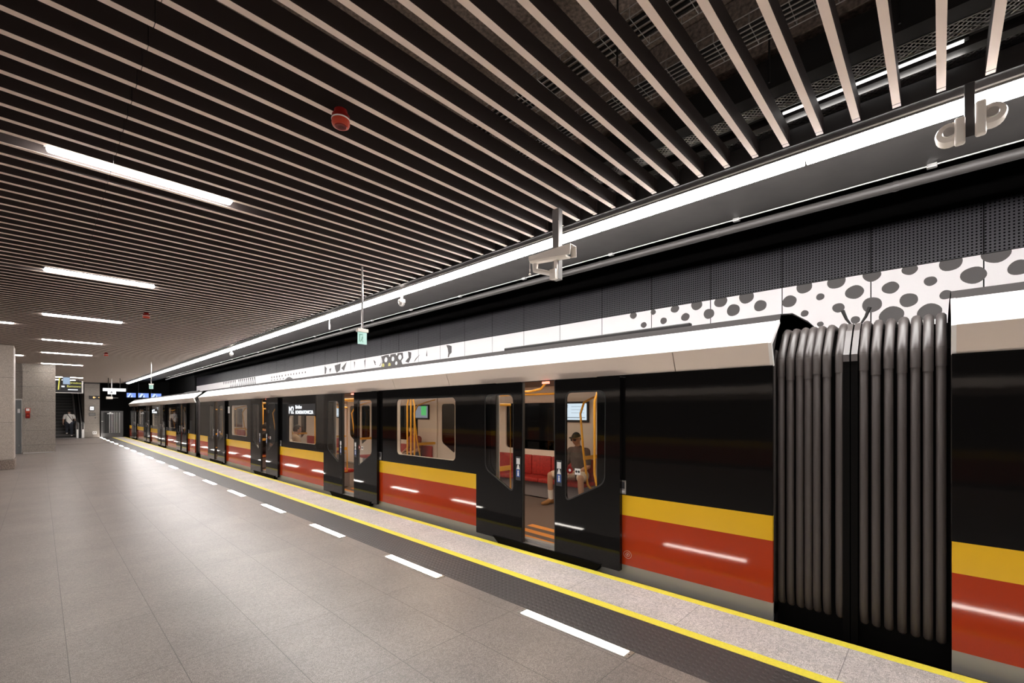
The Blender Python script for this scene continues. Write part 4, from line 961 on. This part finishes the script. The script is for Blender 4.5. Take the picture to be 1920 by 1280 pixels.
def head_shape(c, tilt=0.0, yaw=0.0, k=1.0):
    """face looks along +f (first axis)"""
    bm = bmesh.new(); bmesh.ops.create_uvsphere(bm, u_segments=40, v_segments=28, radius=1)
    M = Matrix.Translation(c) @ Matrix.Rotation(yaw, 4, 'Z') @ Matrix.Rotation(tilt, 4, 'Y')
    for v in bm.verts:
        x, y, z = v.co
        t = max(0.0, -z); jaw = 1 - 0.34 * t ** 1.6
        px = x * 0.096 * (1 - 0.10 * t if x > 0 else 1 - 0.30 * t); py = y * 0.074 * jaw; pz = z * 0.116
        if x > 0.3:
            px += 0.021 * math.exp(-((z + 0.16) / 0.17) ** 2 - (y / 0.15) ** 2)          # nose
            px += 0.008 * math.exp(-((z - 0.08) / 0.2) ** 2 - (y / 0.11) ** 2)
            px -= 0.009 * math.exp(-((z - 0.06) / 0.10) ** 2 - ((abs(y) - 0.36) / 0.17) ** 2)   # eye sockets
            px += 0.006 * math.exp(-((z - 0.22) / 0.08) ** 2 - ((abs(y) - 0.32) / 0.25) ** 2)   # brows
            px += 0.006 * math.exp(-((z + 0.47) / 0.05) ** 2 - (y / 0.26) ** 2)          # lips
            px += 0.005 * math.exp(-((z + 0.60) / 0.05) ** 2 - (y / 0.22) ** 2)
            px += 0.010 * math.exp(-((z + 0.86) / 0.14) ** 2 - (y / 0.3) ** 2)           # chin
        v.co = M @ Vector((px * k, py * k, pz * k))
    bm.verts.index_update(); out = ([tuple(v.co) for v in bm.verts], [[q.index for q in f.verts] for f in bm.faces]); bm.free()
    parts = [out]
    for sgn in (1, -1):                                                                   # ears
        b2 = bmesh.new(); bmesh.ops.create_uvsphere(b2, u_segments=12, v_segments=8, radius=1)
        for v in b2.verts: v.co = M @ Vector(((v.co.x * 0.017 - 0.005) * k, (v.co.y * 0.009 + sgn * 0.076) * k, (v.co.z * 0.032 - 0.008) * k))
        b2.verts.index_update(); parts.append(([tuple(v.co) for v in b2.verts], [[q.index for q in f.verts] for f in b2.faces])); b2.free()
    return parts, M
def hand(wrist, d, nrm, side, k=1.0, curl=0.5):
    """palm and five fingers: d = pointing direction, nrm = back of the hand, side = thumb side"""
    d = Vector(d).normalized(); n = Vector(nrm); n = (n - d * n.dot(d)).normalized(); s = d.cross(n) * side
    w = Vector(wrist); parts = []
    def P(a, b, c): return tuple(w + d * a * k + s * b * k + n * c * k)
    nd = {'a': (P(-0.01, 0, 0), (0.026 * k, 0.019 * k)), 'b': (P(0.035, 0.0, 0), (0.036 * k, 0.016 * k)), 'c': (P(0.085, 0, 0), (0.038 * k, 0.014 * k))}
    mb = MB()
    bm = bmesh.new(); bmesh.ops.create_uvsphere(bm, u_segments=16, v_segments=10, radius=1)
    vs = [P(0.045 + q.co.x * 0.055, q.co.y * 0.041, q.co.z * 0.016) for q in bm.verts]; bm.verts.index_update()
    parts.append((vs, [[q.index for q in f.verts] for f in bm.faces])); bm.free()
    for i, (off, ln) in enumerate(((0.029, 0.072), (0.010, 0.082), (-0.010, 0.076), (-0.028, 0.060))):
        a = 0.2 + curl * (0.5 + 0.1 * i); p = Vector((0.082, off, 0)); pts = [(0.06, off * 0.9, 0.0), tuple(p)]
        for j, fr in enumerate((0.45, 0.32, 0.23)):
            p = p + Vector((math.cos(a), 0, -math.sin(a))) * ln * fr; pts.append(tuple(p)); a += curl * 0.55
        m = MB().tube([P(*q) for q in pts], [0.0088 * k, 0.0092 * k, 0.0085 * k, 0.0078 * k, 0.0062 * k], 8); parts.append((m.v, m.f))
    m = MB().tube([P(0.015, 0.026, -0.002), P(0.045, 0.048, -0.008), P(0.072, 0.056, -0.016), P(0.094, 0.054, -0.026)], [0.012 * k, 0.011 * k, 0.0095 * k, 0.007 * k], 8); parts.append((m.v, m.f))
    return parts
def cloth(name, nodes, edges, root, keys, grow, m, parent, T, extra=None):
    nd = {n: (nodes[n][0], tuple(r + grow for r in (nodes[n][1] if isinstance(nodes[n][1], tuple) else (nodes[n][1],) * 2))) for n in keys if n in nodes}
    if extra: nd.update(extra)
    v, f = fuse(limbs(nd, edges), 0.011, 6)
    return MB().add([T @ Vector(p) for p in v], f).build(name, m, parent, True, angle=180)
def seated(name_label, pos, facing, shirt, trousers, skin=None, hairm=None, cap=False, k=0.95, lean=0.0, glasses=False, shorts=False, shoe=None, sock=None, face_tilt=0.12, group=None, seat=0.43, splay=0.0):
    """pos = point on the floor under the hips; facing = angle of the forward axis"""
    t = thing('person', name_label, 'person', pos, group)
    T = Matrix.Translation(pos) @ Matrix.Rotation(facing, 4, 'Z') @ Matrix.Diagonal((k, k, k, 1))
    h = seat / k + 0.07; L = lean
    N = {'pelvis': ((0, 0, h), (0.15, 0.115)), 'waist': ((0.015 + L * .2, 0, h + 0.15), (0.14, 0.11)), 'chest': ((0.03 + L * .5, 0, h + 0.33), (0.155, 0.11)),
         'upper': ((0.045 + L * .8, 0, h + 0.43), (0.12, 0.085)), 'neck': ((0.06 + L, 0, h + 0.515), 0.052), 'top': ((0.085 + L * 1.1, 0, h + 0.60), 0.05)}
    E = [('pelvis', 'waist'), ('waist', 'chest'), ('chest', 'upper'), ('upper', 'neck'), ('neck', 'top')]
    for s, q in ((1, 'l'), (-1, 'r')):
        N['sh' + q] = ((0.04 + L * .75, s * 0.165, h + 0.425), 0.062); N['el' + q] = ((0.09 + L * .5, s * 0.245, h + 0.17), 0.042)
        N['fo' + q] = ((0.22 + L * .4, s * 0.19, h + 0.10), 0.038); N['wr' + q] = ((0.335 + L * .3, s * 0.11, h + 0.085), 0.026)
        N['hi' + q] = ((0.03, s * 0.095, h - 0.015), 0.092); N['th' + q] = ((0.25, s * (0.14 + splay * .5), h), 0.078); N['kn' + q] = ((0.45, s * (0.17 + splay), h + 0.005), 0.056)
        N['ca' + q] = ((0.45, s * (0.175 + splay), h - 0.16), 0.052); N['an' + q] = ((0.43, s * (0.18 + splay), 0.095), 0.036)
        N['he' + q] = ((0.40, s * (0.18 + splay), 0.045), 0.036); N['ba' + q] = ((0.52, s * (0.19 + splay * 1.1), 0.035), 0.036); N['to' + q] = ((0.60, s * (0.195 + splay * 1.2), 0.03), 0.026)
        E += [('upper', 'sh' + q), ('sh' + q, 'el' + q), ('el' + q, 'fo' + q), ('fo' + q, 'wr' + q), ('pelvis', 'hi' + q), ('hi' + q, 'th' + q), ('th' + q, 'kn' + q), ('kn' + q, 'ca' + q), ('ca' + q, 'an' + q), ('an' + q, 'he' + q), ('an' + q, 'ba' + q), ('ba' + q, 'to' + q)]
    body = limbs(N, E)
    hp, HM = head_shape(Vector((0.115 + L * 1.15, 0, h + 0.655)), face_tilt)
    body += hp
    for s, q in ((1, 'l'), (-1, 'r')):
        w = Vector(N['wr' + q][0]); f0 = Vector(N['fo' + q][0])
        body += hand(w + (w - f0) * 0.05, (w - f0) + Vector((0, 0, -0.01)), (0.1, 0, 1), -s, 1.0, 0.6)
    v, f = fuse([(a, b) for a, b in body], 0.0085)
    MB().add([T @ Vector(p) for p in v], f).build('body', skin or M_SKIN, t, True, angle=180)
    ex = {}
    for s, q in ((1, 'l'), (-1, 'r')):
        a = Vector(N['sh' + q][0]); b = Vector(N['el' + q][0]); ex['sl' + q] = (tuple(a.lerp(b, 0.78)), 0.064)
    E2 = [e for e in E] + [('shl', 'sll'), ('shr', 'slr')]
    N2 = dict(N); N2['neck'] = (tuple(Vector(N['upper'][0]).lerp(Vector(N['neck'][0]), 0.55)), 0.062)
    cloth('shirt', N2, E2, 'pelvis', ['pelvis', 'waist', 'chest', 'upper', 'neck', 'shl', 'shr'], 0.016, shirt, t, T, ex)
    keys = ['waist_', 'pelvis', 'hil', 'hir', 'thl', 'thr']; ex = {}
    E3 = list(E)
    for q in 'lr':
        if shorts: ex['le' + q] = (tuple(Vector(N['th' + q][0]).lerp(Vector(N['kn' + q][0]), 0.72)), 0.082); E3.append(('th' + q, 'le' + q))
        else: keys += ['kn' + q, 'ca' + q, 'an' + q]
    cloth('shorts' if shorts else 'trousers', N, E3, 'pelvis', keys, 0.018, trousers, t, T, ex)
    for q in 'lr':
        N3 = {'a': (tuple(Vector(N['he' + q][0]) + Vector((0, 0, 0.0))), 0.042), 'b': (N['ba' + q][0], 0.043), 'c': (N['to' + q][0], 0.034), 'd': (tuple(Vector(N['he' + q][0]) + Vector((0.03, 0, 0.03))), 0.045)}
        vv, ff = fuse(limbs(N3, [('a', 'd'), ('d', 'b'), ('b', 'c')]), 0.008, 4)
        vv = [(p[0], p[1], max(p[2], 0.0)) for p in vv]
        MB().add([T @ Vector(p) for p in vv], ff).build('shoe', shoe or M_INK, t, True, angle=180)
        if sock:
            a = Vector(N['an' + q][0]); b = a.lerp(Vector(N['ca' + q][0]), 0.62)
            mb = MB().tube([T @ a, T @ a.lerp(b, 0.5), T @ b], [0.045 * k, 0.046 * k, 0.050 * k], 14)
            mb.build('sock', sock, t, True)
    # hair or cap
    bm = bmesh.new(); bmesh.ops.create_uvsphere(bm, u_segments=28, v_segments=18, radius=1)
    if cap:
        kill = [v for v in bm.verts if v.co.z < 0.22]
    else:
        kill = [v for v in bm.verts if v.co.z < (0.38 if v.co.x > 0.35 else -0.05 if v.co.x > -0.1 else -0.5)]
    bmesh.ops.delete(bm, geom=kill, context='VERTS')
    for v in bm.verts:
        g = 1.10 if not cap else 1.12
        v.co = Vector((v.co.x * 0.097 * g - 0.003, v.co.y * 0.075 * g, v.co.z * 0.117 * (1.07 if not cap else 1.10)))
    r = bmesh.ops.extrude_face_region(bm, geom=list(bm.faces))
    for v in [e for e in r['geom'] if isinstance(e, bmesh.types.BMVert)]: v.co *= 0.95
    hd = MB().frombm(bm, 0, T @ HM)
    if cap:
        vs = []; n = 12
        for j in range(n + 1):
            a = -1.25 + 2.5 * j / n
            vs.append((0.098 * math.cos(a), 0.083 * math.sin(a), 0.036)); vs.append((0.098 * math.cos(a) + 0.085 * math.cos(a * 0.8) ** 0.7, 0.083 * math.sin(a) * 0.98, 0.040 - 0.006 * math.cos(a)))
        m2 = [(p[0], p[1], p[2] + 0.007) for p in vs]
        q = len(vs); fs = []
        for j in range(n):
            a = 2 * j; fs += [(a, a + 1, a + 3, a + 2), (q + a, q + a + 2, q + a + 3, q + a + 1), (a + 1, q + a + 1, q + a + 3, a + 3), (a, a + 2, q + a + 2, q + a)]
        fs += [(0, q, q + 1, 1), (2 * n, 2 * n + 1, q + 2 * n + 1, q + 2 * n)]
        hd.add([T @ HM @ Vector(p) for p in vs + m2], fs)
    hd.build('cap' if cap else 'hair', hairm or M_HAIR, t, True, angle=60)
    if cap:
        bm = bmesh.new(); bmesh.ops.create_uvsphere(bm, u_segments=24, v_segments=16, radius=1)
        bmesh.ops.delete(bm, geom=[v for v in bm.verts if v.co.z > 0.3 or v.co.z < -0.35 or v.co.x > 0.1], context='VERTS')
        for v in bm.verts: v.co = Vector((v.co.x * 0.097 * 1.05, v.co.y * 0.075 * 1.05, v.co.z * 0.117 * 1.05))
        MB().frombm(bm, 0, T @ HM).build('hair', M_HAIR, t, True, angle=180)
    if glasses:
        mb = MB()
        for s in (1, -1):
            vs = [(0.104, s * 0.008, 0.018), (0.104, s * 0.008, -0.008), (0.103, s * 0.02, -0.026), (0.094, s * 0.052, -0.024), (0.088, s * 0.062, -0.004), (0.088, s * 0.064, 0.018)]
            vs = vs + [(p[0] + 0.004, p[1], p[2]) for p in vs]
            mb.add([T @ HM @ Vector(p) for p in vs], [tuple(range(6)), tuple(range(11, 5, -1))] + [(i, (i + 1) % 6, 6 + (i + 1) % 6, 6 + i) for i in range(6)])
            mb.tube([T @ HM @ Vector((0.09, s * 0.064, 0.012)), T @ HM @ Vector((0.04, s * 0.079, 0.012)), T @ HM @ Vector((-0.015, s * 0.080, 0.008))], 0.003, 6)
        mb.build('sunglasses', M_RUB, t)
    else:
        mb = MB()
        for s in (1, -1):
            bm = bmesh.new(); bmesh.ops.create_uvsphere(bm, u_segments=10, v_segments=8, radius=0.0105)
            mb.frombm(bm, 0, T @ HM @ Matrix.Translation((0.083, s * 0.028, 0.006)))
        mb.build('eyes', M_INK, t, True)
    return t
FAB = lambda n, c: mat(n, c, 0.8, noise=0.2, nscale=40)
FZ = 0.08
M_SKIN2 = mat('skin lighter', (0.55, 0.34, 0.25), 0.5)
man = seated('man in a black cap and sunglasses sitting in the doorway nearest the bellows', (6.24, 4.37, FZ), PI, FAB('dark taupe cloth', (0.085, 0.066, 0.058)), FAB('cream cloth', (0.56, 0.46, 0.36)), cap=True, hairm=mat('black cap cloth', (0.012, 0.011, 0.011), 0.8), glasses=True, shorts=True, shoe=mat('tan suede', (0.30, 0.15, 0.055), 0.8), sock=mat('white sock', (0.72, 0.70, 0.68), 0.8), k=0.91, lean=0.0, seat=0.42, face_tilt=0.10, splay=0.16)
seated('passenger in a rust red top sitting behind the three yellow poles', (6.26, 9.15, FZ), PI, FAB('rust cloth', (0.22, 0.06, 0.045)), FAB('dark cloth', (0.02, 0.02, 0.025)), k=0.93)
seated('passenger in a sand coloured top sitting under the lit destination sign', (4.26, 11.45, FZ), 0.0, FAB('sand cloth', (0.48, 0.36, 0.25)), FAB('blue cloth', (0.03, 0.045, 0.09)), k=0.93, skin=M_SKIN2)
seated('dark haired passenger in black sitting just past the third open door', (4.26, 13.65, FZ), 0.0, FAB('black cloth', (0.012, 0.012, 0.013)), FAB('dark cloth', (0.02, 0.02, 0.025)), k=0.95)

# person stepping onto the escalator, seen from behind
def walker():
    pos = (1.27, 39.55, 0.12)
    t = thing('person', 'person in a white shirt with a dark shoulder strap stepping onto the escalator', 'person', pos)
    k = 0.95; T = Matrix.Translation(pos) @ Matrix.Rotation(PI / 2, 4, 'Z') @ Matrix.Diagonal((k, k, k, 1))
    N = {'pelvis': ((0, 0, 0.92), (0.155, 0.12)), 'waist': ((0.03, 0, 1.06), (0.15, 0.12)), 'chest': ((0.10, 0, 1.25), (0.17, 0.12)), 'upper': ((0.15, 0, 1.37), (0.13, 0.09)), 'neck': ((0.20, 0, 1.45), 0.055), 'top': ((0.24, 0, 1.53), 0.05)}
    E = [('pelvis', 'waist'), ('waist', 'chest'), ('chest', 'upper'), ('upper', 'neck'), ('neck', 'top')]
    for s, q, st in ((1, 'l', 0.16), (-1, 'r', -0.04)):
        N['sh' + q] = ((0.14, s * 0.185, 1.36), 0.068); N['el' + q] = ((0.12 + st * .3, s * 0.27, 1.10), 0.045); N['wr' + q] = ((0.20 + st * .3, s * 0.285, 0.86), 0.03)
        N['hi' + q] = ((0.0, s * 0.095, 0.88), 0.10); N['kn' + q] = ((0.06 + st, s * 0.11, 0.50 + max(0, st) * 0.4), 0.068); N['an' + q] = ((-0.02 + st, s * 0.11, 0.10 + max(0, st) * 0.9), 0.042)
        N['ba' + q] = ((0.10 + st, s * 0.115, 0.04 + max(0, st) * 0.9), 0.038); N['to' + q] = ((0.17 + st, s * 0.12, 0.03 + max(0, st) * 0.9), 0.028)
        E += [('upper', 'sh' + q), ('sh' + q, 'el' + q), ('el' + q, 'wr' + q), ('pelvis', 'hi' + q), ('hi' + q, 'kn' + q), ('kn' + q, 'an' + q), ('an' + q, 'ba' + q), ('ba' + q, 'to' + q)]
    hp, HM = head_shape(Vector((0.265, 0, 1.59)), 0.25)
    parts = limbs(N, E) + hp
    for s, q in ((1, 'l'), (-1, 'r')):
        w = Vector(N['wr' + q][0]); parts += hand(w, w - Vector(N['el' + q][0]), (0, s, 0), -s)
    v, f = fuse(parts, 0.012)
    MB().add([T @ Vector(p) for p in v], f).build('body', M_SKIN2, t, True, angle=180)
    ex = {}; E2 = list(E)
    for q in 'lr':
        ex['sl' + q] = (tuple(Vector(N['sh' + q][0]).lerp(Vector(N['el' + q][0]), 0.7)), 0.07); E2.append(('sh' + q, 'sl' + q))
    N2 = dict(N); N2['neck'] = (tuple(Vector(N['upper'][0]).lerp(Vector(N['neck'][0]), 0.5)), 0.065)
    cloth('shirt', N2, E2, 'pelvis', ['pelvis', 'waist', 'chest', 'upper', 'neck', 'shl', 'shr'], 0.018, FAB('white cloth', (0.75, 0.72, 0.69)), t, T, ex)
    N3 = dict(N); N3['pelvis'] = ((0, 0, 0.90), (0.16, 0.125))
    cloth('trousers', N3, E, 'pelvis', ['pelvis', 'hil', 'hir', 'knl', 'knr', 'anl', 'anr'], 0.024, FAB('dark blue cloth', (0.03, 0.035, 0.05)), t, T)
    for q in 'lr':
        vv, ff = fuse(limbs({'a': (tuple(Vector(N['an' + q][0]) + Vector((-0.03, 0, -0.05))), 0.045), 'b': (N['ba' + q][0], 0.046), 'c': (N['to' + q][0], 0.036)}, [('a', 'b'), ('b', 'c')]), 0.009, 4)
        MB().add([T @ Vector(p) for p in vv], ff).build('shoe', M_WPLAST, t, True, angle=180)
    bm = bmesh.new(); bmesh.ops.create_uvsphere(bm, u_segments=20, v_segments=14, radius=1)
    bmesh.ops.delete(bm, geom=[v for v in bm.verts if v.co.z < (0.4 if v.co.x > 0.3 else -0.3)], context='VERTS')
    for v in bm.verts: v.co = Vector((v.co.x * 0.106, v.co.y * 0.083, v.co.z * 0.125))
    MB().frombm(bm, 0, T @ HM).build('hair', M_HAIR, t, True, angle=180)
    MB().tube([T @ Vector(p) for p in ((0.10, 0.10, 1.47), (0.0, 0.05, 1.36), (-0.06, -0.03, 1.22), (-0.08, -0.12, 1.05), (-0.02, -0.2, 0.95), (0.08, -0.22, 0.92))], 0.016, 6).rbox(1.47, 1.56, 39.5, 39.72, 0.9, 1.08, 0.02).build('shoulder_bag', M_INK, t)
    return t
walker()
